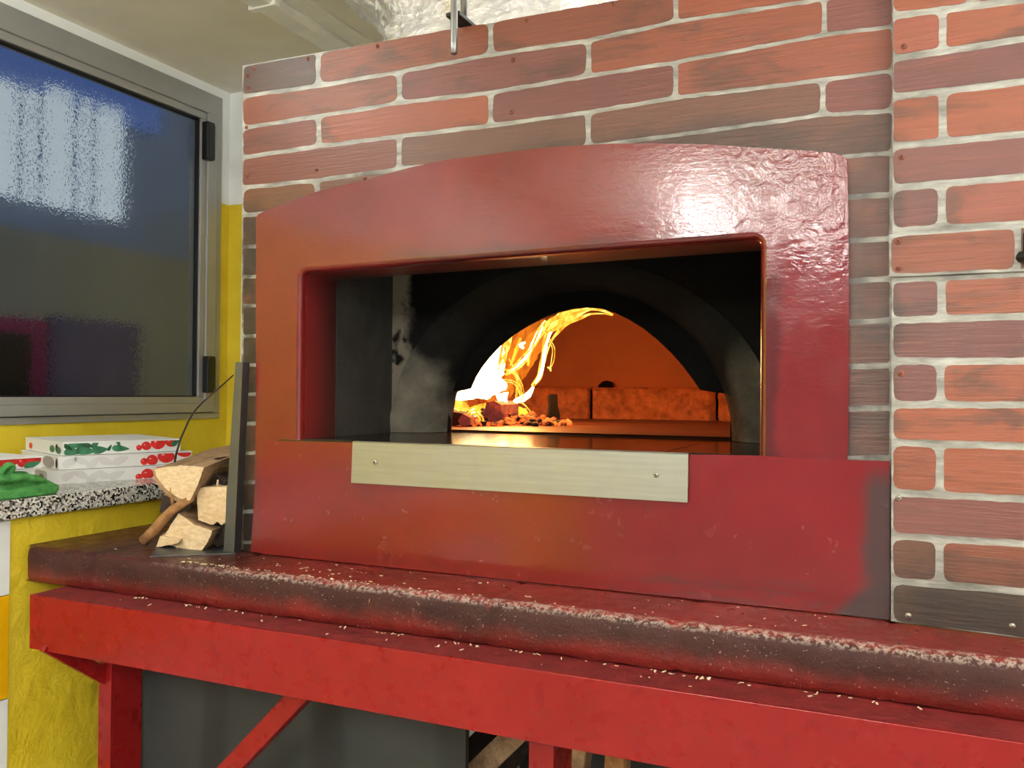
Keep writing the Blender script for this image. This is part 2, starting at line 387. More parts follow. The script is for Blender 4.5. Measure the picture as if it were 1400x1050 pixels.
# ------------------------------------------------------------------ mesh builder
class MB:
    def __init__(s): s.v = []; s.f = []; s.m = []; s.c = []; s.mats = []; s.sm = []
    def mi(s, mat):
        if mat not in s.mats: s.mats.append(mat)
        return s.mats.index(mat)
    def add(s, vs, fs, mat, col=None, smooth=False):
        o = len(s.v); s.v += [Vector(p) for p in vs]; k = s.mi(mat)
        for f in fs: s.f.append([o+i for i in f]); s.m.append(k); s.c.append(col or (1, 1, 1, 1)); s.sm.append(smooth)
    def box(s, lo, hi, mat, bevel=0, col=None):
        x0, y0, z0 = lo; x1, y1, z1 = hi
        if not bevel:
            vs = [(x, y, z) for x in (x0, x1) for y in (y0, y1) for z in (z0, z1)]
            s.add(vs, [(0, 1, 3, 2), (4, 6, 7, 5), (0, 4, 5, 1), (2, 3, 7, 6), (0, 2, 6, 4), (1, 5, 7, 3)], mat, col)
        else:
            b = bmesh.new(); bmesh.ops.create_cube(b, size=1)
            for v in b.verts: v.co = Vector(((x0+x1)/2+v.co.x*(x1-x0), (y0+y1)/2+v.co.y*(y1-y0), (z0+z1)/2+v.co.z*(z1-z0)))
            bmesh.ops.bevel(b, geom=b.edges[:], offset=bevel, segments=2, affect='EDGES', profile=.5)
            s.bm(b, mat, col)
    def bm(s, b, mat, col=None, smooth=False, mtx=None):
        b.verts.index_update()
        s.add([(mtx @ v.co if mtx else v.co) for v in b.verts], [[v.index for v in f.verts] for f in b.faces], mat, col, smooth); b.free()
    def bar(s, a, b, w, h, mat, up=(0, 0, 1), bevel=0.0):   # box beam from a to b
        a = Vector(a); b = Vector(b); d = (b-a); L = d.length; d.normalize()
        sd = d.cross(Vector(up)).normalized(); u2 = sd.cross(d)
        bb = bmesh.new(); bmesh.ops.create_cube(bb, size=1)
        for v in bb.verts:
            q = v.co.copy(); v.co = (a+b)/2 + d*(q.x*L) + sd*(q.y*w) + u2*(q.z*h)
        if bevel: bmesh.ops.bevel(bb, geom=bb.edges[:], offset=bevel, segments=2, affect='EDGES', profile=.5)
        s.bm(bb, mat)
    def tube(s, path, radii, mat, n=10, flat=(1, 1), ref=(0, 1, 0), jitter=0, caps=True, smooth=True):
        P = [Vector(p) for p in path]; ref = Vector(ref); rings = []
        for i, p in enumerate(P):
            d = (P[min(i+1, len(P)-1)]-P[max(i-1, 0)]).normalized()
            a = d.cross(ref); a = a.normalized() if a.length > 1e-4 else Vector((1, 0, 0)); b = a.cross(d).normalized()
            r = radii[i] if isinstance(radii, (list, tuple)) else radii
            ring = []
            for k in range(n):
                t = 2*PI*k/n
                q = p + a*(math.cos(t)*r*flat[0]) + b*(math.sin(t)*r*flat[1])
                if jitter: q += (q-p)*(noise.noise(q*90)*jitter)
                ring.append(q)
            rings.append(ring)
        vs = [q for r in rings for q in r]; fs = []
        for i in range(len(P)-1):
            for k in range(n):
                k2 = (k+1) % n; fs.append((i*n+k, i*n+k2, (i+1)*n+k2, (i+1)*n+k))
        if caps: fs.append(tuple(reversed(range(n)))); fs.append(tuple((len(P)-1)*n+k for k in range(n)))
        s.add(vs, fs, mat, None, smooth)
    def prism(s, poly, ext, mat, side=None, col=None):     # polygon (3D pts) extruded by vector ext
        n = len(poly); ext = Vector(ext); A = [Vector(p) for p in poly]; B = [p+ext for p in A]
        nrm = Vector((0, 0, 0))
        for i in range(n): nrm += A[i].cross(A[(i+1) % n])
        if nrm.dot(ext) > 0: A.reverse(); B.reverse()
        s.add(A, [tuple(range(n))], mat, col)
        s.add(A+B, [(i, n+i, n+(i+1) % n, (i+1) % n) for i in range(n)], side or mat, col)
        s.add(B, [tuple(reversed(range(n)))], side or mat, col)
    def build(s, name, parent=None, base=None):
        base = Vector(base) if base else Vector((0, 0, 0))
        if parent is not None and base.length == 0: base = BASE.get(parent.name, Vector((0, 0, 0)))
        me = bpy.data.meshes.new(name)
        me.from_pydata([p-base for p in s.v], [], s.f)
        for m in s.mats: me.materials.append(MATS[m])
        me.polygons.foreach_set('material_index', s.m); me.polygons.foreach_set('use_smooth', s.sm)
        if any(c != (1, 1, 1, 1) for c in s.c):
            at = me.color_attributes.new('Col', 'FLOAT_COLOR', 'CORNER')
            for p in me.polygons:
                for li in p.loop_indices: at.data[li].color = s.c[p.index]
        me.update()
        o = bpy.data.objects.new(name, me); COL.objects.link(o)
        if parent is not None: o.parent = parent; BASE[o.name] = base
        else: o.location = base; BASE[o.name] = base
        return o
BASE = {}
def thing(name, label, cat, loc, group=None):
    o = bpy.data.objects.new(name, None); COL.objects.link(o); o.location = loc; o.empty_display_size = .05
    BASE[o.name] = Vector(loc); return tag(o, label, cat, group)
def tag(o, label, cat, group=None, kind=None):
    o['label'] = label; o['category'] = cat
    if group: o['group'] = group
    if kind: o['kind'] = kind
    return o
def struct(mb, name, parent=None):
    o = mb.build(name, parent)
    if parent is None: o['kind'] = 'structure'
    return o
def ngrid(mb, P, nu, nv, mat, smooth=True):      # P(i,j)->Vector
    mb.add([P(i/nu, j/nv) for j in range(nv+1) for i in range(nu+1)],
           [(j*(nu+1)+i, j*(nu+1)+i+1, (j+1)*(nu+1)+i+1, (j+1)*(nu+1)+i) for j in range(nv) for i in range(nu)], mat, None, smooth)
def interp(poly, u):
    for (a, b), (c, d) in zip(poly, poly[1:]):
        if u <= c: return b+(d-b)*(u-a)/(c-a)
    (a, b), (c, d) = poly[-2:]; return b+(d-b)*(u-a)/(c-a)

# dome-headed cross screw, axis -y
def screw_mesh(name, mat, r=.0042):
    m = MB(); n = 14; rings = []
    for t, k in ((1.0, 0), (1.0, .25), (.85, .62), (.5, .9)):
        rings.append([Vector((math.cos(2*PI*i/n)*r*t, -r*.55*k, math.sin(2*PI*i/n)*r*t)) for i in range(n)])
    vs = [q for rg in rings for q in rg]; fs = []
    for j in range(3):
        for i in range(n): fs.append((j*n+i, j*n+(i+1) % n, (j+1)*n+(i+1) % n, (j+1)*n+i))
    fs.append(tuple(3*n+i for i in range(n)))
    m.add(vs, fs, mat, None, True)
    for a in (.5, .5+PI/2):
        d = Vector((math.cos(a), 0, math.sin(a))); p = Vector((0, -r*.5, 0))
        m.bar(p-d*r*.55, p+d*r*.55, r*.22, r*.12, 'slot_dark', up=(0, 1, 0))
    me = m.build(name); d = me.data; bpy.data.objects.remove(me); return d
SCREW_P = screw_mesh('screw_painted', 'painted_screw'); SCREW_S = screw_mesh('screw_bright', 'screw_steel', .0046)
def add_screw(p, parent, data, rz=0):
    o = bpy.data.objects.new('screw', data); COL.objects.link(o); o.parent = parent
    o.location = Vector(p)-BASE[parent.name]; o.rotation_euler = (0, random.random(), rz) if rz == 0 else (0, 0, rz); return o

ZB = 1.033; ZH = 1.2655; ZL = 1.133; WX = -2.185; PXX = -1.67; YB = 1.0
CEIL = 2.414
# ------------------------------------------------------------------ room shell
m = MB(); m.box((WX-.3, -5, -.1), (2.6, 1.9, 0), 'floor_tile'); struct(m, 'floor')
m = MB(); m.box((WX-.06, -5, CEIL), (-1.61, YB+.1, CEIL+.12), 'soffit_paint'); m.box((-1.61, -5, CEIL), (2.6, 1.9, CEIL+.12), 'ceiling_paint'); struct(m, 'ceiling')
# left wall with window hole  (window y range WY0..WY1, z WZ0..WZ1)
WY0, WY1, WZ0, WZ1 = -.75, .957, 1.262, 2.382
m = MB()
for lo, hi in (((WX-.12, -5, 0), (WX, WY0, CEIL)), ((WX-.12, WY1, 0), (WX, YB+.1, CEIL)), ((WX-.12, WY0, 0), (WX, WY1, WZ0)), ((WX-.12, WY0, WZ1), (WX, WY1, CEIL))):
    m.box(lo, hi, 'wall_paint')
struct(m, 'wall_left')
m = MB(); m.box((WX, YB, 0), (-1.262, YB+.1, CEIL), 'wall_paint'); struct(m, 'wall_back')
m = MB(); m.box((-1.40, 1.75, 0), (2.5, 1.85, CEIL), 'wall_paint'); struct(m, 'wall_rear')
m = MB(); m.box((2.5, -5, 0), (2.6, 1.9, CEIL), 'white_paint'); struct(m, 'wall_right')
# low pier below the granite sill : yellow plaster, tiled towards the room
m = MB(); m.box((WX, -.19, 0), (PXX, YB, ZL-.041), 'yellow_plaster', bevel=.004); struct(m, 'wall_pier')
m = MB(); m.box((WX, -2.2, 0), (PXX-.002, -.19, ZL-.041), 'grout')
zs_ = [1.091, .938, .727, .516, .305, .094, 0.0]
yy = -.19
while yy > -2.1:
    for k in range(len(zs_)-1):
        m.box((PXX-.002, yy-.209, zs_[k+1]+.001), (PXX+.004, yy-.001, zs_[k]-.001), 'tile_yellow' if k % 2 == 1 else 'tile_white', bevel=.001)
    yy -= .21
struct(m, 'wall_tiled')
# soffit trunking along the ceiling step
m = MB()
prof = [(-1.614, CEIL), (-1.614, CEIL-.016), (-1.600, CEIL-.024), (-1.545, CEIL-.024), (-1.531, CEIL-.014), (-1.531, CEIL)]
m.prism([(x, -4.9, z) for x, z in prof], (0, 4.9+YB+.7, 0), 'trunk_white')
m.box((-1.53, -4.9, CEIL-.004), (-1.46, 1.7, CEIL), 'trunk_white', bevel=.001)
p = hz(363, 8, CEIL-.02)
m.box((-1.618, p.y-.012, CEIL-.028), (-1.527, p.y+.012, CEIL), 'trunk_white', bevel=.003)
struct(m, 'trim_1')
# ------------------------------------------------------------------ window
win = bpy.data.objects.new('window_1', None); COL.objects.link(win); win.location = (WX, (WY0+WY1)/2, WZ0); win['kind'] = 'structure'; BASE['window_1'] = Vector(win.location)
def ringframe(mb, y0, y1, z0, z1, w, x0, x1, mat, b=.002):
    mb.box((x0, y0, z0), (x1, y1, z0+w[0]), mat, bevel=b); mb.box((x0, y0, z1-w[1]), (x1, y1, z1), mat, bevel=b)
    mb.box((x0, y0, z0+w[0]), (x1, y0+w[2], z1-w[1]), mat, bevel=b); mb.box((x0, y1-w[3], z0+w[0]), (x1, y1, z1-w[1]), mat, bevel=b)
m = MB(); ringframe(m, WY0, WY1, WZ0, WZ1, (.020, .030, .03, .030), WX-.06, WX+.006, 'aluminium'); m.build('window_frame', win)
m = MB(); ringframe(m, WY0+.032, WY1-.0325, WZ0+.0225, WZ1-.0325, (.030, .042, .04, .045), WX-.05, WX+.016, 'aluminium')
sash = m.build('sash', win)
m = MB(); ringframe(m, WY0+.072, WY1-.0775, WZ0+.0525, WZ1-.0745, (.022, .024, .02, .024), WX-.045, WX+.008, 'aluminium'); m.build('sash_bead', win)
m = MB(); ringframe(m, WY0+.092, WY1-.1015, WZ0+.0745, WZ1-.0985, (.004, .005, .004, .004), WX-.02, WX-.001, 'rubber_gasket', b=0); m.build('gasket', win)
m = MB(); m.box((WX-.016, WY0+.094, WZ0+.077), (WX-.010, WY1-.104, WZ1-.101), 'pebbled_glass'); m.build('glass_pane', win)
for (ua, va, ub, vb) in ((287, 168, 287, 220), (287.5, 487, 287.5, 537)):
    a = hx(ua, va, WX+.02); b = hx(ub, vb, WX+.02)
    m = MB(); m.box((WX+.006, a.y-.024, b.z), (WX+.034, a.y+.012, a.z), 'black_plastic', bevel=.004)
    m.box((WX+.006, a.y+.010, b.z+.006), (WX+.028, a.y+.020, a.z-.006), 'black_plastic', bevel=.003)
    o = m.build('hinge', win); o['label'] = 'black hinge cover'
# outside, seen blurred through the pane: light shaft walls, lit barred opening, odd things
OX = -3.1
m = MB(); m.box((OX-.1, -2.5, .4), (OX, 2.3, 3.4), 'outside_wall')
z1 = hx(100, 330, OX).z
m.box((OX, -2.5, .4), (OX+.05, 2.25, z1), 'outside_dark')
m.box((OX, 2.0, .4), (WX-.12, 2.1, 3.4), 'outside_olive')
m.box((OX, -2.5, .3), (WX-.12, 2.1, .4), 'outside_dark')
struct(m, 'wall_outside')
m = MB(); e0 = hx(-60, 40, OX); e1 = hx(190, 180, OX)
m.box((OX+.004, e0.y, z1+.55), (OX+.02, e1.y+.1, z1+.95), 'blue_sky_light'); 
for ua, ub in ((-80, -42), (-28, 20), (30, 47), (57, 95), (105, 120), (130, 164)):
    a = hx(ua, 150, OX); b = hx(ub, 150, OX)
    m.box((OX+.004, a.y, z1+.12), (OX+.02, b.y, z1+.60), 'daylight_pane')
struct(m, 'window_2')
a = hx(-40, 450, OX+.4); b = hx(44, 540, OX+.4)
m = MB(); m.box((OX+.1, a.y, .9), (OX+.4, b.y, a.z), 'outside_black', bevel=.01); m.box((OX+.11, a.y+.01, .405), (OX+.39, b.y-.01, .905), 'outside_black')
tag(m.build('storage_box', base=(OX+.25, (a.y+b.y)/2, .405)), 'black square box blurred behind the lower left of the window glass', 'box')
a = hx(-40, 428, OX+.12); b = hx(70, 540, OX+.12)
m = MB(); m.box((OX+.055, a.y, .405), (OX+.095, b.y, a.z), 'outside_magenta', bevel=.004)
tag(m.build('board', base=(OX+.07, (a.y+b.y)/2, .405)), 'magenta board blurred behind the black box outside the window', 'board')
a = hx(75, 432, OX+.12); b = hx(196, 540, OX+.12)
m = MB(); m.box((OX+.055, a.y, .405), (OX+.095, b.y, a.z), 'outside_violet', bevel=.004)
tag(m.build('board', base=(OX+.07, (a.y+b.y)/2, .405)), 'dark violet board blurred behind the lower right of the window glass', 'board')
# ------------------------------------------------------------------ granite sill
m = MB(); m.box((WX+.001, -2.2, ZL-.040), (PXX+.02, YB-.001, ZL), 'granite', bevel=.004)
tag(m.build('window_sill', base=(-1.9, -.5, ZL-.04)), 'speckled granite sill shelf below the window', 'sill')

# ------------------------------------------------------------------ pizza boxes
def box_frame(corner, dirv): 
    d = Vector((dirv[0], dirv[1], 0)).normalized(); return Vector(corner), d, Vector((-d.y, d.x, 0))
def pizza_box(label, corner, dirv, L, D, H, art, group='pizza boxes on the sill', slot=True):
    c, d, q = box_frame(corner, dirv)      # d along the visible long face, q to the back
    root = thing('pizza_box', label, 'box', tuple(c+d*L/2+q*D/2), group)
    m = MB(); e = .0012
    P = lambda s, t, h: c+d*s+q*t+Vector((0, 0, h))
    bx = [P(s, t, h) for s in (0, L) for t in (0, D) for h in (0, H-.0045)]
    m.add(bx, [(0, 1, 3, 2), (4, 6, 7, 5), (0, 4, 5, 1), (2, 3, 7, 6), (0, 2, 6, 4), (1, 5, 7, 3)], 'pizza_box_white')
    n = -q
    def patch(pts, mat, off=.0005):
        w = [hp(u, v, c, n)+n*off for u, v in pts]
        ok = []
        for p in w:
            s = max(.002, min(L-.002, (p-c).dot(d))); h = max(.001, min(H-.004, p.z-c.z))
            ok.append(c+d*s+Vector((0, 0, h))+n*off)
        m.add(ok, [tuple(range(len(ok)))], mat); 
    for a in art:
        if a[0] == 't':      # tomato
            _, u, v, r, ry, mt = a
            patch([(u+math.cos(k*PI/9)*r, v+math.sin(k*PI/9)*ry*(1-.1*abs(math.cos(k*PI/9)))) for k in range(18)], mt, .0004)
            patch([(u-r*.35+math.cos(k*PI/5)*r*.2, v-ry*.25+math.sin(k*PI/5)*ry*.16) for k in range(10)], 'print_pink', .0007)
        elif a[0] == 'l':    # leaf
            _, u, v, ln, w, an, mt = a
            ca, sa = math.cos(an), math.sin(an)
            pts = []
            for k in range(16):
                t = 2*PI*k/16; x = math.cos(t)*ln; y = math.sin(t)*w*(1-.55*math.cos(t))
                pts.append((u+x*ca-y*sa, v+x*sa+y*ca))
            patch(pts, mt, .0005+.0001*(hash((u, v)) % 3))
        elif a[0] == 'e':    # end-face slot / art given in local (t across end face, h0, h1, t0, t1)
            _, t0, t1, h0, h1, mt = a
            k = 14
            pts = [P(0, (t0+t1)/2+(t1-t0)/2*math.cos(2*PI*i/k), (h0+h1)/2+(h1-h0)/2*math.sin(2*PI*i/k))-d*.0006 for i in range(k)]
            m.add(pts, [tuple(range(k))], mt)
    body = m.build('tray', root)
    m = MB()
    lid = [P(s, t, h) for s in (-e, L+e) for t in (-e, D+e) for h in (H-.0045, H-.0013)]
    m.add(lid, [(0, 1, 3, 2), (4, 6, 7, 5), (0, 4, 5, 1), (2, 3, 7, 6), (0, 2, 6, 4), (1, 5, 7, 3)], 'pizza_box_white')
    m.build('lid', root)
    return root
HB = .0335
A0 = hz(64, 663, ZL); dA = hz(208, 654, ZL)-A0
dAn = dA.normalized(); qA = Vector((-dAn.y, dAn.x, 0))
g3 = [('l', u, 650+dv, 12, 5, an, 'print_grey') for u, dv, an in ((95, 0, -.5), (112, -1, .5), (128, 2, -.8), (143, 0, .3), (160, -1, -.4))]
pizza_box('white pizza box with printed tomatoes, bottom of the right stack on the sill', (A0.x, A0.y, ZL), dA, .31, .30, HB,
          g3+[('t', 190, 652, 5, 4.5, 'print_red'), ('t', 202, 648, 9, 7.5, 'print_red'), ('t', 222, 646, 12, 10, 'print_red'), ('e', .02, .06, .006, .024, 'pizza_box_inside')])
c2 = hp(80, 642, A0, -qA); c2.z = ZL+HB
g2 = [('l', u, 631+dv, 12, 5, an, 'print_grey') for u, dv, an in ((96, 1, -.5), (112, -1, .5), (128, 2, -.8), (146, 0, .3), (165, -2, -.4))]
pizza_box('white pizza box with printed tomatoes, middle of the right stack on the sill', tuple(c2), dA, .325, .30, HB,
          g2+[('t', 197, 631, 5, 5, 'print_red'), ('t', 208, 629, 8, 7.5, 'print_red'), ('t', 227, 624, 12, 9, 'print_red'), ('t', 252, 618, 11, 7, 'print_red'), ('e', .005, .022, .003, .027, 'slot_dark'), ('e', .03, .12, .001, .030, 'pizza_box_inside')])
c3 = hp(86, 625, A0, -qA); c3.z = ZL+2*HB
g1 = [('l', u, v, ln, w, an, random.choice(('print_green', 'print_green', 'print_dark_green'))) for u, v, ln, w, an in
      ((100, 618, 13, 5, -.1), (117, 616, 13, 6, .1), (102, 609, 11, 4, -.2), (118, 608, 10, 4, .3), (131, 606, 9, 3.6, -.9), (137, 615, 11, 5, -.1), (150, 612, 5, 2, -1), (162, 606, 6, 2.4, 1.1), (165, 613, 12, 4, .05), (93, 612, 7, 3, .6))]
pizza_box('white pizza box with green leaves and tomatoes printed, top of the right stack', tuple(c3), dA+qA*-.0, .285, .30, HB,
          g1+[('t', 190, 612, 4, 4, 'print_red'), ('t', 200, 609.5, 7, 6, 'print_red'), ('t', 216, 606, 10, 8.5, 'print_red'), ('t', 234, 604, 9, 7, 'print_red'), ('l', 240, 605, 7, 3, -.7, 'print_green'),
              ('e', .035, .055, .006, .026, 'slot_dark'), ('e', .06, .10, .004, .022, 'print_green'), ('e', .012, .05, .002, .020, 'print_green'), ('e', .24, .27, .004, .02, 'print_red')])
# left stack, nearer the room, cut by the photo's left edge
HB2 = .0265
B3 = hz(57, 639, ZL+2*HB2)
dB = Vector((.10, 1, 0)).normalized(); qB = Vector((-dB.y, dB.x, 0))
LB = .30
cB = B3 - dB*LB
artB = [('t', 2, 629, 24, 12, 'print_red'), ('t', 30, 632, 7, 7, 'print_red'), ('t', 44, 626, 15, 9, 'print_red'), ('l', 44, 635, 12, 4, -.3, 'print_green')]
for k, lab in enumerate(('bottom of the left stack behind the green cloth', 'second in the left stack behind the green cloth', 'top of the left stack behind the green cloth')):
    pizza_box('white pizza box with printed tomatoes, '+lab, (cB.x, cB.y-(.004 if k == 1 else 0), ZL+k*HB2), dB, LB-(0.012 if k < 2 else 0), .30, HB2, artB if k == 2 else [])

# ------------------------------------------------------------------ green cloth
m = MB()
XC = -1.672
def fold(pts, rad, depth=0, flat=(1, 1.6), mat='green_cloth'):
    W = [hx(u, v, XC+depth) for u, v in pts]
    # resample
    R = []
    for i in range(len(W)-1):
        for k in range(5): R.append(W[i].lerp(W[i+1], k/5))
    R.append(W[-1])
    for _ in range(3): R = [R[0]]+[(R[i-1]+R[i]*2+R[i+1])/4 for i in range(1, len(R)-1)]+[R[-1]]
    n = len(R); rr = []
    for i in range(n): rr.append(rad*(.75+.25*math.sin(PI*min(1, .1+i/n)))*(1+.15*noise.noise(R[i]*40)))
    m.tube(R, rr, mat, n=12, flat=flat, ref=(1, 0, 0), jitter=.2)
fold([(-40, 672), (-10, 670), (20, 666), (50, 666), (74, 670)], .0105, -.02)
fold([(-40, 684), (-10, 681), (20, 676), (45, 670), (70, 668)], .0095, .0)
fold([(-40, 660), (0, 657), (30, 652), (55, 656), (76, 667)], .0095, -.015)
fold([(76, 666), (70, 674), (48, 676), (20, 681), (-20, 687)], .0075, .006)
fold([(-30, 665), (-5, 650), (6, 640), (14, 635), (17, 641), (8, 650), (0, 657)], .0065, -.02)
fold([(2, 660), (20, 652), (26, 648)], .010, -.035)
fold([(-50, 668), (-20, 655), (10, 650), (35, 650)], .011, -.04)
lowz = min(p.z for p in m.v)
for p in m.v: p.z += (ZL+.001-lowz) if p.z < ZL+.001 and False else 0
for p in m.v: p.z = max(p.z, ZL+.0008)
cloth = m.build('cloth', base=(XC, -.25, ZL)); tag(cloth, 'crumpled green cloth lying on the granite sill', 'cloth')
md = cloth.modifiers.new('remesh', 'REMESH'); md.mode = 'VOXEL'; md.voxel_size = .0026; md.use_smooth_shade = True
md = cloth.modifiers.new('smooth', 'SMOOTH'); md.iterations = 1

# ------------------------------------------------------------------ bench (stone top) and steel frame
BF = -.161
m = MB()
X0, X1 = PXX+.001, 1.2
joints = [hy(u, v, BF).x for u, v in ((126, 770), (282, 800), (665, 850), (925, 880), (1216, 920))]
N = 300
prof = [(-.02, ZB), (-.06, ZB), (-.10, ZB), (-.135, ZB), (-.147, ZB-.0003), (-.154, ZB-.0015), (-.159, ZB-.005), (BF-.001, ZB-.011), (BF-.003, ZB-.024), (BF-.004, ZB-.040), (BF-.004, ZB-.054), (BF-.003, .964), (BF+.006, .9606)]
def pb(i, j):
    x = X0+(X1-X0)*i; k = min(len(prof)-1, int(round(j*(len(prof)-1)))); y, z = prof[k]
    # block joints and rough arris
    g = sum(math.exp(-((x-q)/.006)**2) for q in joints)
    q = Vector((x, y*1.0, z))
    amp = .0035 if 4 <= k <= 7 else (.002 if k > 7 else .0006)
    y += amp*noise.noise(q*38)+(.003*noise.noise(q*9) if k > 3 else 0)+ (g*.003 if k > 3 else 0)
    z += (amp*.9*noise.noise(q*45+Vector((9, 3, 1))) if 4 <= k <= 7 else .0003*noise.noise(q*20)) - g*(.003 if k < 8 else -.002) - (.005*max(0, noise.noise(Vector((x*16, 2, 0)))) if k in (5, 6) else 0)
    if k >= 11: z += .003*noise.noise(Vector((x*20, 5, 0)))
    # rounded left end
    e = max(0, (X0+.03-x)/.03)
    if k > 4 and e > 0: y += .03*(1-math.sqrt(max(0, 1-e*e)))
    return Vector((x, y, z))
ngrid(m, pb, N, len(prof)-1, 'bench_stone')
m.add([(X0, -.02, ZB), (X1, -.02, ZB), (X1, YB-.001, ZB), (X0, YB-.001, ZB)], [(0, 1, 2, 3)], 'bench_stone')
m.add([(X0, BF+.006, .9606), (X1, BF+.006, .9606), (X1, YB-.001, .9606), (X0, YB-.001, .9606)], [(3, 2, 1, 0)], 'bench_stone')
m.add([(X1, -.0, ZB), (X1, YB-.001, ZB), (X1, YB-.001, .9606), (X1, BF+.006, .9606), (X1, BF, ZB-.016)], [(0, 1, 2, 3, 4)], 'bench_stone')
m.add([(X0, YB-.001, ZB), (X1, YB-.001, ZB), (X1, YB-.001, .9606), (X0, YB-.001, .9606)], [(0, 1, 2, 3)], 'bench_stone')
bench = m.build('bench', base=(-.5, .3, .9606)); tag(bench, 'long red painted stone bench under the oven, front edge chipped and sooty', 'bench')
# wood chips and crumbs
m = MB()
def chip(p, L, W, a, tilt=0):
    d = Vector((math.cos(a), math.sin(a), tilt)).normalized()*L/2; s = Vector((-math.sin(a), math.cos(a), 0))*W/2; t = Vector((0, 0, .0008))
    A = [p-d-s*.5, p+d-s, p+d+s*.6, p-d+s]
    m.prism(A, t, 'chip_wood')
for i in range(150):
    r = random.random()
    if r < .55: x = -1.25+abs(random.gauss(0, .35)); y = -.137-random.random()*.012
    else: x = random.uniform(-1.6, -.1); y = random.uniform(-.14, -.03) if x > -1.15 else random.uniform(-.13, .3)
    chip(Vector((x, y, ZB+.0006)), random.uniform(.002, .007), random.uniform(.001, .0028), random.random()*6.3)
for i in range(80):
    x = random.uniform(-1.35, .05); chip(Vector((x, -.167-random.random()*.010-(.05*random.random() if random.random() < .2 else 0), .9622)), random.uniform(.003, .007), random.uniform(.0015, .004), random.random()*6.3, .5*random.random())
o = m.build('wood_chips', base=(-.8, -.15, ZB)); tag(o, 'pale wood chips scattered along the bench edge', 'crumbs', kind='stuff')

fr = thing('steel_frame', 'red painted steel frame carrying the bench, with posts and braces', 'frame', (-.3, -.1, 0))
m = MB()
m.box((-1.546, -.236, .856), (1.2, -.229, .960), 'red_steel', bevel=.001)
m.box((-1.546, -.229, .9535), (1.2, -.10, .960), 'red_steel', bevel=.001)
m.box((-1.546, -.229, .856), (1.2, -.195, .862), 'red_steel')
m.build('beam', fr)
m = MB()
def mb_(i, j):
    x = -1.540+2.7*i; q = Vector((x*14, j*3, 0))
    return Vector((x, -.233+.0775*j+(.002*noise.noise(q) if j == 0 else 0), .9603+(.0012+.0012*noise.noise(q*2))*(0 if j in (0,) else 1)))
ngrid(m, mb_, 200, 4, 'mortar_red'); m.build('mortar_bed', fr)
def post(x0, x1, y0, y1, ztop):
    m = MB(); m.box((x0, y0, 0), (x1, y0+.007, ztop), 'red_steel', bevel=.001); m.box((x1-.007, y0+.007, 0), (x1, y1, ztop), 'red_steel', bevel=.001)
    m.box((x0-.02, y0-.02, 0), (x1+.02, y1+.02, .006), 'red_steel')
    m.build('post', fr)
post(-1.516, -1.480, -.10, -.02, .9534)
post(hy(723, 1030, -.18).x, hy(757, 1030, -.18).x, -.18, -.10, .9534)
post(.55, .59, -.18, -.10, .9534)
m = MB(); m.bar((-1.50, -.235, .870), (-1.50, -.095, .765), .03, .012, 'red_steel', up=(1, 0, 0)); m.build('brace', fr)
a = hy(402, 960, -.15); b = hy(317, 1050, -.15); d = b-a
m = MB(); m.bar(a-d*.5, a+d*3.2, .035, .028, 'red_steel', up=(0, 1, 0), bevel=.001); m.build('brace', fr)

# grey board and stored wood under the bench
m = MB(); xb = hy(640, 1030, -.005).x
m.box((-1.512, -.015, 0), (xb, -.003, .9560), 'grey_board')
tag(m.build('back_board', base=(-1.1, -.01, 0)), 'grey smeared board closing the left space under the bench behind the post', 'board')
m = MB(); m.box((xb-.05, .34, 0), (.9, .355, .9560), 'dark_board')
tag(m.build('back_board', base=(0, .345, 0)), 'dark board at the back of the space under the bench, behind the planks', 'board')
for k, (ua, va, ub, vb, yy, mat, lab) in enumerate(((655, 1015, 560, 1110, .16, 'dark_bark', 'leftmost dark plank leaning under the bench'),
                                            (690, 1020, 600, 1110, .105, 'bark', 'brown plank leaning under the bench left of the middle post'),
                                            (712, 1022, 650, 1110, .215, 'dark_bark', 'dark plank leaning under the bench right behind the middle post'),
                                            (795, 1020, 780, 1110, .10, 'bark', 'weathered plank standing under the bench right of the middle post'),
                                            (845, 1030, 842, 1120, .06, 'branch_bark', 'orange brown plank standing under the bench, rightmost'))):
    a = hy(ua, va, yy); b = hy(ub, vb, yy); d = (a-b); t = (b.z)/d.z
    f0 = b-d*t; f0.z = .02; top = a+d*.6
    m = MB(); m.bar(f0, top, .035, .045, mat, up=(0, 1, 0), bevel=.003)
    tag(m.build('plank', base=tuple(f0)), lab, 'plank', 'planks stored under the bench')

# ------------------------------------------------------------------ oven
oven = thing('pizza_oven', 'wood fired pizza oven with arched red surround and painted brick cladding, fire burning inside', 'oven', (-.63, 0, ZB+.002))
Z0 = ZB+.002
# --- painted brick sheet
left_rows = [
 [(330, 89.5), (540, 50.7), (700, 22.8), (800, 5.4), (900, -11.5), (1000, -29.5), (1222, -68.5)],
 [(330, 132), (437.5, 117), (546.4, 98.2), (671.4, 75), (803.6, 55.4), (921.4, 30.4), (1000, 18), (1107, 2), (1222, -17)],
 [(330, 175.5), (435.7, 159), (546.4, 140.4), (671.4, 126.8), (803.6, 104), (921, 85.7), (1018, 67.9), (1125, 48.2), (1222, 36)],
 [(330, 216), (435.7, 200), (546.4, 186.4), (671.4, 172), (803.6, 153.6), (921, 134), (1121, 110), (1222, 96)],
 [(330, 257), (434, 246.4), (500, 237.5), (546.4, 231), (700, 215), (846, 195), (971, 178.6), (1125, 157), (1222, 151.5)],
 [(330, 295), (440, 282), (1159, 214), (1222, 208.5)],
]
OR = (160, 80, 50); OB = (147, 76, 48); MA = (132, 74, 68); MB_ = (134, 72, 60); BR = (112, 74, 58); DB = (88, 64, 54)
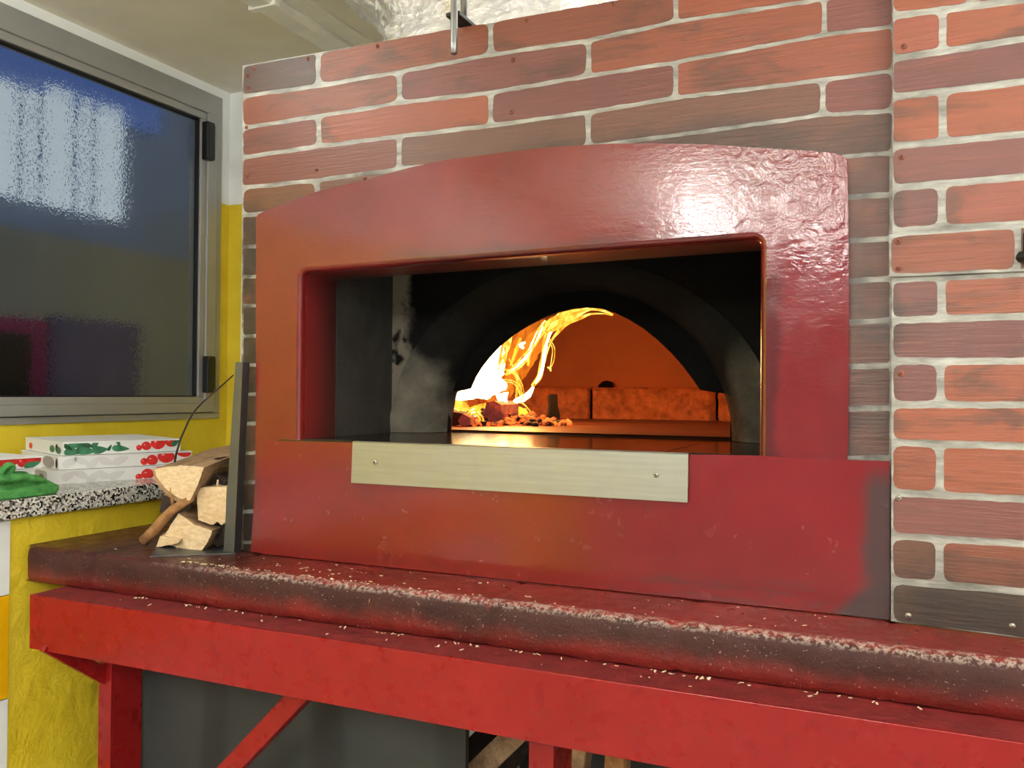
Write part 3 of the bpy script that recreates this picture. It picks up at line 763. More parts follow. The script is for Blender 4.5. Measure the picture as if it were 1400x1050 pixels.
left_joints = [
 ([435, 671, 924], [DB, OB, (142, 74, 52), (158, 82, 56)]),
 ([546, 805, 1127], [OB, MA, (164, 86, 60), MA]),
 ([436, 671, 924], [MB_, OR, MA, (160, 84, 60)]),
 ([546, 804, 1125], [MB_, BR, (122, 78, 62), MA]),
 ([434], [(120, 74, 46), (116, 74, 56)]),
]
def brick_poly(top, bot, u0, u1, g, corner=7.0, ju=.9):
    """outline in photo pixels of one painted brick between two mortar lines"""
    gt = g; pts = []
    n = max(3, int((u1-u0)/14))
    rt = corner*random.uniform(.6, 1.5)
    us = [u0+rt+(u1-u0-2*rt)*i/n for i in range(n+1)]
    T = [(u, interp(top, u)+gt+random.uniform(-ju, ju)*.7) for u in us]
    B = [(u, interp(bot, u)-gt+random.uniform(-ju, ju)*.7) for u in us]
    h = B[0][1]-T[0][1]
    if h < 4: return None
    rt2 = min(rt, h*.3)
    R = [(u1+random.uniform(-ju, ju)*.6, interp(top, u1)+gt+rt2+(h-2*rt2)*k/3) for k in range(4)]
    Lf = [(u0+random.uniform(-ju, ju)*.6, interp(top, u0)+gt+rt2+(interp(bot, u0)-interp(top, u0)-2*gt-2*rt2)*k/3) for k in range(3, -1, -1)]
    def rnd(a, b, c): return [(a[0]*(1-t)**2+2*t*(1-t)*c[0]+b[0]*t*t, a[1]*(1-t)**2+2*t*(1-t)*c[1]+b[1]*t*t) for t in (.3, .6)]
    tr = rnd(T[-1], R[0], (u1, interp(top, u1)+gt)); br = rnd(R[-1], B[-1], (u1, interp(bot, u1)-gt))
    bl = rnd(B[0], Lf[0], (u0, interp(bot, u0)-gt)); tl = rnd(Lf[-1], T[0], (u0, interp(top, u0)+gt))
    return T+tr+R+br+B[::-1]+bl+Lf+tl
def bcol(c): 
    k = random.uniform(.94, 1.06)*.79; return srgb(*(min(255, v*k) for v in c))
SP_P, SP_N = Vector((0, 0, 0)), Vector((0, 1, 0))
m = MB()
xl, xr = -1.2425, -.0135
ztl = 2.0285
# steel sheet (mortar colour) with a hole for the surround, plus return on the oven's left side
so = [(xl, ztl), (xr, 2.013), (xr, Z0), (-.078, Z0), (-.078, 1.7), (-.5, 1.76), (-1.19, 1.69), (-1.19, Z0), (xl+.009, Z0)]
for poly in ([(xl, ztl), (xr, 2.013), (xr, 1.70), (xl+.003, 1.66)], [(xl+.003, 1.66), (-1.19, 1.66), (-1.19, Z0), (xl+.010, Z0)], [(-.09, 1.70), (xr, 1.70), (xr, Z0), (-.09, Z0)]):
    m.prism([(x, 0, z) for x, z in poly], (0, .002, 0), 'painted_mortar')
def put_brick(poly, p, n, col, off=.0007):
    if not poly: return
    W = [hp(u, v, p, n)-n*off for u, v in poly]
    W = W if True else W
    m.prism(W, n*(off*.9), 'painted_brick', col=col)
for k, (js, cols) in enumerate(left_joints):
    edges = [329]+js+[1228]
    for i in range(len(edges)-1):
        a = edges[i]+(3.5 if i else -6); b = edges[i+1]-(3.5 if i < len(edges)-2 else -6)
        a = max(a, 333); b = min(b, 1219)
        put_brick(brick_poly(left_rows[k], left_rows[k+1], a, b, 3.0 if k else 3.0), SP_P, SP_N, bcol(cols[i]))
# narrow strips beside the surround
vs = [295, 338, 379, 419, 460, 500, 540, 580, 620, 660, 700, 742, 765]
for i in range(len(vs)-1):
    put_brick(brick_poly([(325, vs[i]), (372, vs[i]-2)], [(325, vs[i+1]), (372, vs[i+1]-2)], 333, 362, 2.5, 2, .7), SP_P, SP_N, bcol(random.choice(((104, 72, 56), (128, 76, 52), (92, 66, 54)))))
vs = [(1150, 213, 208.5), (1150, 270, 266), (1150, 330, 326), (1150, 385, 381), (1150, 441, 438), (1150, 502, 499), (1150, 560, 557), (1150, 627, 625)]
for i in range(len(vs)-1):
    t = [(1150, vs[i][1]), (1222, vs[i][2])]; b = [(1150, vs[i+1][1]), (1222, vs[i+1][2])]
    put_brick(brick_poly(t, b, 1152, 1216, 4.0, 3, 1.0), SP_P, SP_N, bcol(random.choice(((132, 82, 66), (122, 78, 64), (140, 84, 62)))))
sheet = m.build('brick_sheet', oven)
for u, v in ((338.5, 103), (338.5, 120), (347.5, 94), (337, 174), (338, 240), (421, 80), (516, 63), (719, 28), (701, 82), (699, 153), (838, 5), (433, 232), (499, 244)):
    add_screw(hy(u, v, -.001), sheet, SCREW_P)
# oven body : side cladding and top
m = MB(); m.box((xl, .003, Z0), (xl+.02, .98, 2.0), 'grout'); m.box((xl+.02, .10, 1.985), (.33, .98, 2.0), 'grout'); m.build('side_wall', oven)
m = MB(); m.box((.33, .0, Z0), (.35, .98, 2.0), 'grout'); m.build('side_wall', oven)

# --- arched red surround with opening
YS = -.012
def T2(u, v): p = hy(u, v, YS); return (p.x, p.z)
arch_px = [(350.5, 297), (353, 293), (360, 289), (400, 275), (433, 262), (500, 245.5), (560, 229.5), (614, 218), (660, 212), (699, 206.5), (760, 200.5), (835, 196.5), (900, 196), (970, 198), (1040, 202), (1100, 206), (1138, 209), (1150, 211.5), (1157, 216), (1159, 224), (1160, 300), (1160.5, 400), (1160, 500), (1160, 600)]
outer = [T2(u, v) for u, v in arch_px]
outer = [(x+random.uniform(-.0006, .0006), z+random.uniform(-.0006, .0006)) for x, z in outer]
outer += [(-.076, 1.25), (-.076, Z0), (hy(343, 752, YS).x, Z0), (hy(349, 650, YS).x, 1.17), T2(350, 560), T2(350, 430)]
ox0, ox1, oz0, oz1 = -1.081, -.2035, ZH-.002, 1.597
RB = .010
def inner(off):
    # rounded rectangle, anticlockwise, slightly rising lintel
    pts = []; r = .012+off
    for cx, cz, a0 in ((ox1-.012, oz1+.006-.012, 0), (ox0+.012, oz1-.004-.012, PI/2), (ox0+.002, oz0+.002, PI), (ox1-.002, oz0+.002, 1.5*PI)):
        rr = r if a0 < PI else .002+off
        for k in range(5):
            a = a0+PI/2*k/4; pts.append((cx+rr*math.cos(a), cz+rr*math.sin(a)))
    return pts
bm = bmesh.new()
ov = [bm.verts.new((x, YS, z)) for x, z in outer]
oe = [bm.edges.new((ov[i], ov[(i+1) % len(ov)])) for i in range(len(ov))]
rings = []
for off, y in ((RB, YS), (RB*.6, YS+.0009), (RB*.25, YS+RB*.35), (0, YS+RB), (0, .02), (0, .06), (0, .11)):
    rings.append([bm.verts.new((x, y, z)) for x, z in inner(off)])
ie = [bm.edges.new((rings[0][i], rings[0][(i+1) % len(rings[0])])) for i in range(len(rings[0]))]
bmesh.ops.triangle_fill(bm, use_beauty=True, use_dissolve=False, edges=oe+ie, normal=(0, -1, 0))
for r0, r1 in zip(rings, rings[1:]):
    n = len(r0)
    for i in range(n): bm.faces.new((r0[i], r0[(i+1) % n], r1[(i+1) % n], r1[i])).smooth = True
bk = [bm.verts.new((v.co.x, .0, v.co.z)) for v in ov]
n = len(ov)
for i in range(n): bm.faces.new((ov[i], bk[i], bk[(i+1) % n], ov[(i+1) % n]))
bmesh.ops.recalc_face_normals(bm, faces=bm.faces[:])
m = MB(); bm.verts.index_update()
m.add([v.co.copy() for v in bm.verts], [[v.index for v in f.verts] for f in bm.faces], 'red_surround'); sm = [f.smooth for f in bm.faces]; bm.free(); m.sm = sm
m.build('surround', oven)
# --- apron plate below the mouth
YA = -.019
m = MB()
ap = [hy(357.5, 602, YA), hy(480, 605, YA), hy(945, 621.5, YA), hy(1042, 623, YA), hy(1100, 627, YA), hy(1216.5, 630.5, YA)]
ap = [(p.x, YA, p.z) for p in ap]+[(hy(1216.5, 846, YA).x, YA, Z0), (hy(357, 753, YA).x, YA, Z0)]
m.prism(ap, (0, .006, 0), 'red_apron'); m.build('apron', oven)
m = MB()
a0, a1, a2, a3 = hy(482, 603.5, -.026), hy(941, 619.5, -.026), hy(940, 687, -.026), hy(480, 660, -.026)
m.prism([a0, a1, a2, a3], (0, .0045, 0), 'brushed_steel')
m.box((a0.x, -.026, ZH-.0012), (a1.x, -.0125, ZH+.0004), 'brushed_steel')
strip = m.build('steel_strip', oven); strip['label'] = 'brushed steel strip below the mouth'
for u, v in ((513, 632), (897, 649)): add_screw(hy(u, v, -.0265), strip, SCREW_S)
# --- recess: cheeks, back plate with arch, ring, hood, hearth
ACX = -.646; YP = .40; YF = .31
for x0, x1, xo in ((ox0+.0008, ox0+.004, -.05), (ox1-.0008, ox1-.002, .05)):
    m = MB()
    vs = [(x0, .108, ZH-.01), (x1, YF+.12, ZH-.01), (x1, YF+.12, 1.99), (x0, .108, 1.99), (x0+xo, .108, ZH-.01), (x1+xo, YF+.12, ZH-.01), (x1+xo, YF+.12, 1.99), (x0+xo, .108, 1.99)]
    m.add(vs, [(0, 1, 2, 3), (4, 7, 6, 5), (0, 4, 5, 1), (3, 2, 6, 7), (0, 3, 7, 4), (1, 5, 6, 2)], 'soot_cheek')
    m.build('cheek_wall', oven)
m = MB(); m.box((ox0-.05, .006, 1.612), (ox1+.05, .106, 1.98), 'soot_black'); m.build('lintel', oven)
m = MB(); m.box((ox0-.05, -.0125, ZH-.05), (ox1+.05, .45, ZH-.002), 'hearth_stone')
m.box((ox0-.02, .0, ZH-.002), (-.355, .435, ZH), 'hearth_stone', bevel=.0005); 
m.prism([(-.353, .0, ZH-.002), (ox1+.02, .0, ZH-.002), (ox1+.02, .435, ZH-.002), (-.353, .435, ZH-.002)], (0, 0, .0018), 'hearth_stone'); m.build('hearth_slab', oven)
# mouth plate with arch
def arch_pts(hw, ztop, zspring, n=24):
    return [(ACX-hw*math.cos(PI*k/n), zspring+(ztop-zspring)*math.sin(PI*k/n)**.95) for k in range(n+1)]
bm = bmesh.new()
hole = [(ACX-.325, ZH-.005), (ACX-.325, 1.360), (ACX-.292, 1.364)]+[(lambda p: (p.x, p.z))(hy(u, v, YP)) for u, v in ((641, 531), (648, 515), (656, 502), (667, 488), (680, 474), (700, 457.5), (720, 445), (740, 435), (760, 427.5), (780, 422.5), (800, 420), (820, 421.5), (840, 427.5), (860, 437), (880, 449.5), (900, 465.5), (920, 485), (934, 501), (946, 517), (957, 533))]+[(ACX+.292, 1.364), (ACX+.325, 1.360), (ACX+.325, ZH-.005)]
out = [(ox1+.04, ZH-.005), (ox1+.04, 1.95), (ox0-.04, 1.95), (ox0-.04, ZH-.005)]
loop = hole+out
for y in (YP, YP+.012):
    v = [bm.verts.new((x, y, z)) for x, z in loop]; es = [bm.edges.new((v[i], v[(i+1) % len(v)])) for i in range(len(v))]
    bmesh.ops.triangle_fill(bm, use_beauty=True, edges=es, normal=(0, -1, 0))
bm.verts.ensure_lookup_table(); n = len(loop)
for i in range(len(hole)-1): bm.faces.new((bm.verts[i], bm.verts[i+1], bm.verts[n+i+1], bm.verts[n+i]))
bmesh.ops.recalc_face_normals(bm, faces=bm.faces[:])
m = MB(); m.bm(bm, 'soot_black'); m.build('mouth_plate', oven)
# plaster face around the ring at y=YF
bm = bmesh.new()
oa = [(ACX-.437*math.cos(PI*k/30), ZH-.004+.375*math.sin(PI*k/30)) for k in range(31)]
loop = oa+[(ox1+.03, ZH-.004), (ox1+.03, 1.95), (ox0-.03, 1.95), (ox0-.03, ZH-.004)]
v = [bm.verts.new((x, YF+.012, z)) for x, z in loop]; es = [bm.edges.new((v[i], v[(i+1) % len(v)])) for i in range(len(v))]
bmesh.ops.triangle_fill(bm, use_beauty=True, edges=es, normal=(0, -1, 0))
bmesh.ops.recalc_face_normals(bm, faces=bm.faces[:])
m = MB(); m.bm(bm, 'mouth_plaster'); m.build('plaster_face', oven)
# rounded ring
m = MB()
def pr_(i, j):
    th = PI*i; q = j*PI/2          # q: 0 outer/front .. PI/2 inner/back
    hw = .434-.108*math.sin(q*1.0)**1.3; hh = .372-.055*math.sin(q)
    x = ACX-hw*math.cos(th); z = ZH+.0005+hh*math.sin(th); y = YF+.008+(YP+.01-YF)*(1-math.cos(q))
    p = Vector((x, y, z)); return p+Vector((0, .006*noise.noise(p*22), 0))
ngrid(m, pr_, 60, 10, 'soot_lit_ring'); m.build('mouth_ring', oven)
# chamber: floor, ring wall of bricks, dome
CX, CY, CR, ZF = ACX-.03, .93, .62, ZH+.006
m = MB()
n = 64
m.add([(CX+CR*1.02*math.cos(2*PI*k/n), max(YP+.02, CY+CR*1.02*math.sin(2*PI*k/n)), ZF) for k in range(n)], [tuple(range(n))], 'oven_floor')
m.add([(ACX-.34, YP+.014, ZH-.004), (ACX+.34, YP+.014, ZH-.004), (ACX+.34, YP+.05, ZF+.0004), (ACX-.34, YP+.05, ZF+.0004)], [(0, 1, 2, 3)], 'oven_floor')
m.build('chamber_floor', oven)
m = MB()
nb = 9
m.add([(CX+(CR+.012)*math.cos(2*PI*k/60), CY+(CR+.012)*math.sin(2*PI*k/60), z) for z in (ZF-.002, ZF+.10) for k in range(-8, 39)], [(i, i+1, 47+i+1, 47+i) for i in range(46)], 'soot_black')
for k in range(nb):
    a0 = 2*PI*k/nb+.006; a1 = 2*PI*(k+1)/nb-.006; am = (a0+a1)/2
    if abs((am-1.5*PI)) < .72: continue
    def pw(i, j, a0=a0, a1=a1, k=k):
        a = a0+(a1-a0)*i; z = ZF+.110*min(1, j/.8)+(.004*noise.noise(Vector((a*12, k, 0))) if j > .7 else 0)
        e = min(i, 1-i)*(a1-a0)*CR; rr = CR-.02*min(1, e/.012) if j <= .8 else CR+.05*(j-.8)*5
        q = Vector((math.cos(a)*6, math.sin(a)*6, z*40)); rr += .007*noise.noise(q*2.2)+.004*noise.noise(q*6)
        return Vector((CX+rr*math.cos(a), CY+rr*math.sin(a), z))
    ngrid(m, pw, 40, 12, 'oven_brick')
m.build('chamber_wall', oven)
p = hy(830, 534, CY+.575); b = bmesh.new(); bmesh.ops.create_icosphere(b, subdivisions=2, radius=.034)
for v in b.verts: v.co = v.co*(1+.3*noise.noise(v.co*40)); v.co.y *= .35
m = MB(); m.bm(b, 'soot_black', mtx=Matrix.Translation(p)); m.build('vent_hole', oven)
m = MB()
def pd(i, j):
    a = 2*PI*i; t = j*PI/2; r = (CR+.03)*math.cos(t); z = ZF+.09+.36*math.sin(t)
    x = CX+r*math.cos(a); y = CY+r*math.sin(a)
    return Vector((x, max(y, YP+.03), z))
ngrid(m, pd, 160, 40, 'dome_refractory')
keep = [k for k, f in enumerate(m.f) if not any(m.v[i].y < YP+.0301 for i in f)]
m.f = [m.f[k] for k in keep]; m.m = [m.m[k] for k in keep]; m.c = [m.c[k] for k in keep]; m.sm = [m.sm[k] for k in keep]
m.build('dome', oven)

# ------------------------------------------------------------------ right brick panel
RP0 = hz(1218, 851, ZB); RP1 = hz(1400, 874.5, ZB)
dR = (RP1-RP0); dR.z = 0; dR.normalize(); nR = Vector((-dR.y, dR.x, 0))
RP0.z = Z0
PH = hp(1300, -52, RP0, nR).z-RP0.z
panel = thing('side_panel', 'tall sheet steel panel painted as red bricks, right of the oven front', 'panel', tuple(RP0+dR*.25))
m = MB()
W = (hp(1646, 500, RP0, nR)-RP0).dot(dR)
m.prism([RP0, RP0+dR*W, RP0+dR*W+Vector((0, 0, PH)), RP0+Vector((0, 0, PH))], nR*.002, 'painted_mortar')
# folded return edges
m.prism([RP0+nR*.002, RP0+nR*.024, RP0+nR*.024+Vector((0, 0, PH)), RP0+nR*.002+Vector((0, 0, PH))], dR*.0015, 'painted_brick', col=srgb(70, 40, 32))
Rr = [[(1215, -42), (1400, -66), (1700, -106)], [(1215, 22.5), (1400, 0), (1700, -37)], [(1215, 81), (1400, 53.3), (1700, 9)], [(1215, 133.8), (1400, 111.5), (1700, 75)], [(1215, 200.6), (1400, 183), (1700, 155)],
      [(1215, 257.6), (1400, 241.7), (1700, 217)], [(1215, 316.5), (1400, 306), (1700, 290)], [(1215, 382), (1400, 374), (1700, 361)], [(1215, 438), (1400, 432.5), (1700, 424)], [(1215, 493.4), (1400, 494), (1700, 495)],
      [(1215, 553), (1400, 553.5), (1700, 556)], [(1215, 604.6), (1400, 610), (1700, 619)], [(1215, 673), (1400, 682.6), (1700, 699)], [(1215, 732), (1400, 743.5), (1700, 763)], [(1215, 793), (1400, 808.6), (1700, 834)], [(1215, 853), (1400, 876), (1700, 912)]]
RO = (172, 91, 60); RM = (132, 78, 72)
Rj = [([1330], [RO, RO]), ([1289], [(172, 92, 70), RO]), ([1560], [RM, RO]), ([1289], [RO, RO]), ([1560], [RM, RO]), ([1288], [RM, (170, 92, 70)]), ([1394], [OB, RO]), ([1287.5], [RM, RO]), ([1560], [RM, RO]), ([1286], [RM, RO]), ([1560], [RO, RM]), ([1285], [(160, 84, 58), RO]), ([1560], [RM, RO]), ([1284.5], [BR, (150, 84, 60)]), ([1560], [(92, 74, 62), BR])]
for k, (js, cols) in enumerate(Rj):
    edges = [1221]+js+[1640]
    for i in range(len(edges)-1):
        a = edges[i]+(5.5 if i else .5); b = edges[i+1]-5.5
        put_brick(brick_poly(Rr[k], Rr[k+1], a, b, 5.0, 9), RP0, nR, bcol(cols[i]))
sh = m.build('brick_sheet', panel)
rzR = math.atan2(dR.y, dR.x)
for u, v, d in ((1236, 64, SCREW_P), (1233, 215, SCREW_P), (1232, 511, SCREW_P), (1242, 842, SCREW_S), (1384, 856, SCREW_S), (1229, 681, SCREW_S)):
    add_screw(hp(u, v, RP0, nR)-nR*.001, sh, d, rzR)
# access plate lying over the panel
AP = RP0-nR*.006
pl = thing('access_plate', 'small brick painted metal plate with two screws and black latch, on the side panel', 'plate', tuple(hp(1300, 376, AP, nR)))
m = MB()
q = [hp(u, v, AP, nR) for u, v in ((1215.5, 320.5), (1402, 308), (1402, 370.5), (1216, 378.5))]
m.prism(q, nR*.0022, 'painted_mortar')
put_brick([(u, v) for u, v in brick_poly([(1215, 321), (1402, 308.5)], [(1215, 378), (1402, 370)], 1219, 1387, 3.4, 7)], AP, nR, bcol(OB))
put_brick([(u, v) for u, v in brick_poly([(1215, 321), (1402, 308.5)], [(1215, 378), (1402, 370)], 1396, 1401.5, 3.4, 1)], AP, nR, bcol(BR))
sh = m.build('plate', pl)
for u, v in ((1228, 330.5), (1228, 367)): add_screw(hp(u, v, AP, nR)-nR*.001, sh, SCREW_P, rzR)
m = MB(); a = hp(1397, 352, AP, nR); b = hp(1393, 355, AP-nR*.01, nR)
m.tube([a+nR*.003, a-nR*.008, a-nR*.012+dR*.01, a-nR*.012+dR*.05, a-nR*.012+dR*.07+Vector((0, 0, -.01))], [.0075, .0075, .006, .006, .006], 'black_iron', n=12, ref=(0, 0, 1))
m.tube([a+Vector((0, 0, .03))+dR*.006+nR*.003, a+Vector((0, 0, .03))+dR*.006-nR*.007, a+dR*.006-nR*.012, a+Vector((0, 0, -.012))+dR*.006-nR*.010], [.004, .005, .005, .004], 'black_iron', n=10, ref=(1, 0, 0))
m.build('latch', pl)

# ------------------------------------------------------------------ foil-wrapped flue, hanging rod
m = MB()
def pf(i, j):
    a = 2*PI*i; z = 2.002+(CEIL-.0005-2.002)*j
    cx = -.84-.70*max(0, z-2.20); r = .325+.02*math.sin(j*9)
    p = Vector((cx+r*math.cos(a), .50+r*math.sin(a), z))
    q = Vector((math.cos(a)*2, math.sin(a)*2, z*5))
    k = .020*noise.noise(q*2.5)+.012*abs(noise.noise(q*6))+.007*noise.noise(q*14)
    return p+Vector((math.cos(a), math.sin(a), 0))*k
ngrid(m, pf, 180, 50, 'foil', smooth=False)
flue = m.build('flue', base=(-.84, .5, 2.002)); tag(flue, 'wide flue wrapped in crinkled silver foil rising behind the oven top', 'flue')
rod = thing('hanging_rod', 'thin grey metal rod hanging in front of the topmost brick row', 'rod', (-.725, -.05, CEIL))
m = MB(); a = hy(620.5, 74, -.05)
m.tube([(a.x, -.05, a.z), (a.x, -.05, a.z+.002), (a.x, -.05, a.z+.02), (a.x, -.05, CEIL)], [.0045, .0062, .0062, .0062], 'rod_steel', n=16); m.build('rod', rod)
m = MB(); b = hy(634, 30, .06)
m.tube([(b.x, .06, 2.005), (b.x, .06, CEIL)], .006, 'rod_steel', n=12); m.build('rear_rod', rod)
m = MB(); p = hy(633, 26, .0)
m.box((p.x-.012, -.044, p.z-.012), (p.x+.016, .075, p.z-.004), 'black_iron', bevel=.002); m.build('bracket', rod)

# ------------------------------------------------------------------ metal angle bar, tray, firewood
yb_ = -.036
m = MB()
p0, p1 = hy(305.5, 756.5, yb_), hy(320, 756.5, yb_); t0, t1 = hy(322, 495, yb_), hy(332, 495, yb_)
p0.z = p1.z = ZB+.0025
m.prism([p0, p1, t1, t0], (0, .004, 0), 'bar_steel')
m.prism([p1+Vector((0, .004, 0)), p1+Vector((0, .020, 0)), t1+Vector((0, .020, 0)), t1+Vector((0, .004, 0))], (-.004, 0, 0), 'bar_steel')
tag(m.build('metal_bar', base=tuple((p0+p1)/2)), 'upright grey steel angle bar standing between the firewood and the oven', 'bar')
f0 = hz(205, 762, ZB); f1 = hz(322, 757.5, ZB); dd = (f1-f0); dd.z = 0; pd_ = Vector((-dd.y, dd.x, 0)).normalized()
m = MB(); f0.z = f1.z = ZB+.0006
m.prism([f0, f1, f1+pd_*.14, f0+pd_*.20], (0, 0, .0014), 'bar_steel')
tag(m.build('tray', base=tuple((f0+f1)/2)), 'thin steel sheet lying under the firewood on the bench', 'tray')
ZT = ZB+.0022
def split_log(name, label, px, y, ext, face='cut_wood', side='bark', zmin=None, sub=None):
    P = [hy(u, v, y) for u, v in px]
    if zmin is not None:
        lo = min(p.z for p in P)
        for p in P: p.z += max(0, zmin-lo) if zmin > lo else 0
        lo = min(p.z for p in P); 
        for p in P: p.z -= (lo-zmin)
    # resample outline with a little raggedness
    Q = []
    for i in range(len(P)):
        a, b = P[i], P[(i+1) % len(P)]; k = max(1, int((b-a).length/.006))
        for j in range(k):
            t = j/k; q = a.lerp(b, t)
            q += Vector((noise.noise(q*160), 0, noise.noise(q*160+Vector((5, 5, 5)))))*.0012
            if zmin is not None: q.z = max(q.z, zmin)
            Q.append(q)
    m = MB(); n = len(Q); ext = Vector(ext); S = 10; c = sum(Q, Vector())/n
    tilt = Vector((0, 0, 0))
    rings = []
    for s in range(S+1):
        t = s/S; rg = []
        for q in Q:
            w = c+(q-c)*(1-.08*t) + ext*t
            if s: w += (q-c).normalized()*.003*noise.noise(w*45)
            if zmin is not None: w.z = max(w.z, zmin)
            rg.append(w)
        rings.append(rg)
    vs = [p for r in rings for p in r]
    nr = sum(((Q[i]-c).cross(Q[(i+1) % n]-c) for i in range(n)), Vector())
    flip = nr.dot(ext) > 0
    m.add(rings[0], [tuple(reversed(range(n))) if flip else tuple(range(n))], face)
    fs = []
    for s in range(S):
        for i in range(n):
            f = (s*n+i, s*n+(i+1) % n, (s+1)*n+(i+1) % n, (s+1)*n+i); fs.append(f if flip else tuple(reversed(f)))
    m.add(vs, fs, side); m.add(rings[-1], [tuple(range(n)) if flip else tuple(reversed(range(n)))], face)
    b = c.copy(); b.z = min(p.z for p in Q)
    return tag(m.build(name, base=tuple(b)), label, 'firewood', 'firewood beside the oven')
top_log = split_log('firewood_log', 'large split log with a wedge shaped pale end, top of the firewood', [(211, 641), (229, 638), (247.5, 636.5), (264, 637), (279, 639), (271, 661.6), (259.7, 685), (243.5, 681), (225.6, 667), (214, 652)], -.050, (-.09, .27, .028))
inn = [(211.5, 642), (215, 653), (221, 661), (228, 669), (236, 676.5), (244, 681.5), (252, 684), (259, 685.5)]
outr = [(208.5, 642), (211, 655), (217, 665), (225, 674), (234, 681.5), (243, 686.5), (251, 688.5), (258, 688.5)]
m = MB(); m.prism([hy(u, v, -.047) for u, v in inn]+[hy(u, v, -.047) for u, v in reversed(outr)], (-.085, .26, .027), 'bark'); m.build('bark', top_log)
split_log('firewood_log', 'square sawn block of pale wood, right of the firewood pile', [(268.6, 667), (289, 666), (310, 665), (308.5, 713.4), (303, 718), (297, 713), (291, 718), (271, 711)], -.030, (-.06, .20, 0), side='cut_wood')
split_log('firewood_log', 'tilted split log with pale four sided end, lying low in the firewood', [(244, 702), (266, 717), (290.5, 725.6), (284, 741), (276, 753), (246.7, 749.5), (219, 742.6), (232, 720)], -.045, (-.08, .22, .004))
split_log('firewood_log', 'thin pale sliver at the bottom of the firewood', [(219, 744), (247, 750), (243, 754), (228, 757), (213, 759.5)], -.060, (-.06, .09, 0), side='cut_wood', zmin=ZT)
split_log('firewood_log', 'dark bark covered log at the back of the firewood, under the square block', [(288, 722), (306, 720), (311, 735), (309, 752), (297, 757), (287, 746)], -.005, (-.03, .24, 0), face='dark_bark', side='dark_bark', zmin=ZT)
split_log('firewood_log', 'dark log at the back under the large wedge log', [(222, 676), (262, 690), (256, 716), (236, 718), (218, 700)], .02, (-.04, .2, 0), face='dark_bark', side='bark')
split_log('firewood_log', 'dark curved bark piece sticking up behind the square block', [(274, 660), (280, 645), (286, 632), (294, 626), (298, 625), (295, 638), (288, 648), (281, 660)], .03, (-.01, .05, 0), face='dark_bark', side='dark_bark')
split_log('firewood_log', 'small dark broken piece lying on top of the square block', [(284, 648), (295, 648), (302, 655), (308, 658), (308, 666), (286, 667)], .01, (-.01, .08, 0), face='dark_bark', side='dark_bark')
m = MB(); P = [hy(u, v, -.045) for u, v in ((247, 690), (238, 700), (226, 716), (214, 735), (203, 751))]
for k, p in enumerate(P): p.y -= .003*k
lift = max(0, ZB+.0115-P[-1].z)
for k, p in enumerate(P): p.z += lift*k/4
lo = P[-1].z-.0115
m.tube([P[0]+(P[0]-P[1])*1.5]+P, [.0085, .009, .0098, .0105, .0112, .0115], 'branch_bark', n=16, ref=(0, 1, 0), jitter=.12)
m.tube([P[1]+Vector((0, 0, .006)), P[1]+Vector((-.004, 0, .03)), P[1]+Vector((-.006, 0, .045))], [.004, .003, .0025], 'branch_bark', n=8)
tag(m.build('branch', base=tuple(P[-1])), 'round brown branch leaning at the left front of the firewood', 'firewood', 'firewood beside the oven')
m = MB(); P = [hy(u, v, -.02) for u, v in ((239, 632), (241, 620), (247, 600), (258, 575), (266, 562), (275, 552), (287, 541), (300, 530), (310, 521), (319, 513))]
m.tube(P, [.0022, .0022, .002, .002, .0019, .0018, .0017, .0017, .0016, .0014], 'dark_bark', n=8)
tag(m.build('twig', base=tuple(P[0])), 'long thin twig arching up from the firewood', 'twig')
m = MB(); P = [hy(u, v, -.02) for u, v in ((297, 666), (297.5, 660), (298, 656))]
m.tube(P, [.0022, .0022, .0016], 'cut_wood', n=6)
tag(m.build('splinter', base=tuple(P[0])), 'tiny pale splinter standing on the square block', 'splinter')

# ------------------------------------------------------------------ fire, embers and burning logs
fire = thing('fire', 'bright yellow and white flames rising at the left inside the oven', 'fire', (-1.05, .85, ZF))
def tongue(pts, mat, dy=0, y=.80, flat=(1, .55), n=14):
    m = MB(); P = []; R = []
    for u, v, w, *yy in pts:
        Y = (yy[0] if yy else y)+dy; P.append(hy(u, v, Y)); R.append(w*((Y+1.4)/FOC)*1.05)
    # smooth resample
    Q, S = [], []
    for i in range(len(P)-1):
        p0, p1, p2, p3 = P[max(i-1, 0)], P[i], P[i+1], P[min(i+2, len(P)-1)]
        for k in range(5):
            t = k/5
            Q.append(.5*((2*p1)+(p2-p0)*t+(2*p0-5*p1+4*p2-p3)*t*t+(3*p1-p0-3*p2+p3)*t*t*t)); S.append(R[i]*(1-t)+R[i+1]*t)
    Q.append(P[-1]); S.append(R[-1])
    m.tube(Q, S, mat, n=n, flat=flat, ref=(0, 1, 0), jitter=.22)
    m.build('flame', fire)
# white-hot base and body
tongue([(608, 541, 2), (620, 543, 5), (640, 538, 9), (662, 530, 16), (680, 526, 12), (692, 530, 4)], 'flame_white', y=.80)
tongue([(660, 545, 8), (663, 525, 22), (668, 502, 25), (672, 485, 20), (678, 468, 14), (684, 456, 8), (690, 446, 3)], 'flame_white', y=.83)
tongue([(650, 520, 8), (640, 532, 9), (632, 540, 6), (622, 548, 2)], 'flame_white', y=.79)
tongue([(645, 560, 4), (650, 570, 5), (655, 578, 2)], 'flame_white', y=.76)
tongue([(686, 538, 10), (688, 552, 6), (685, 566, 4), (683, 574, 3)], 'flame_white', y=.78)
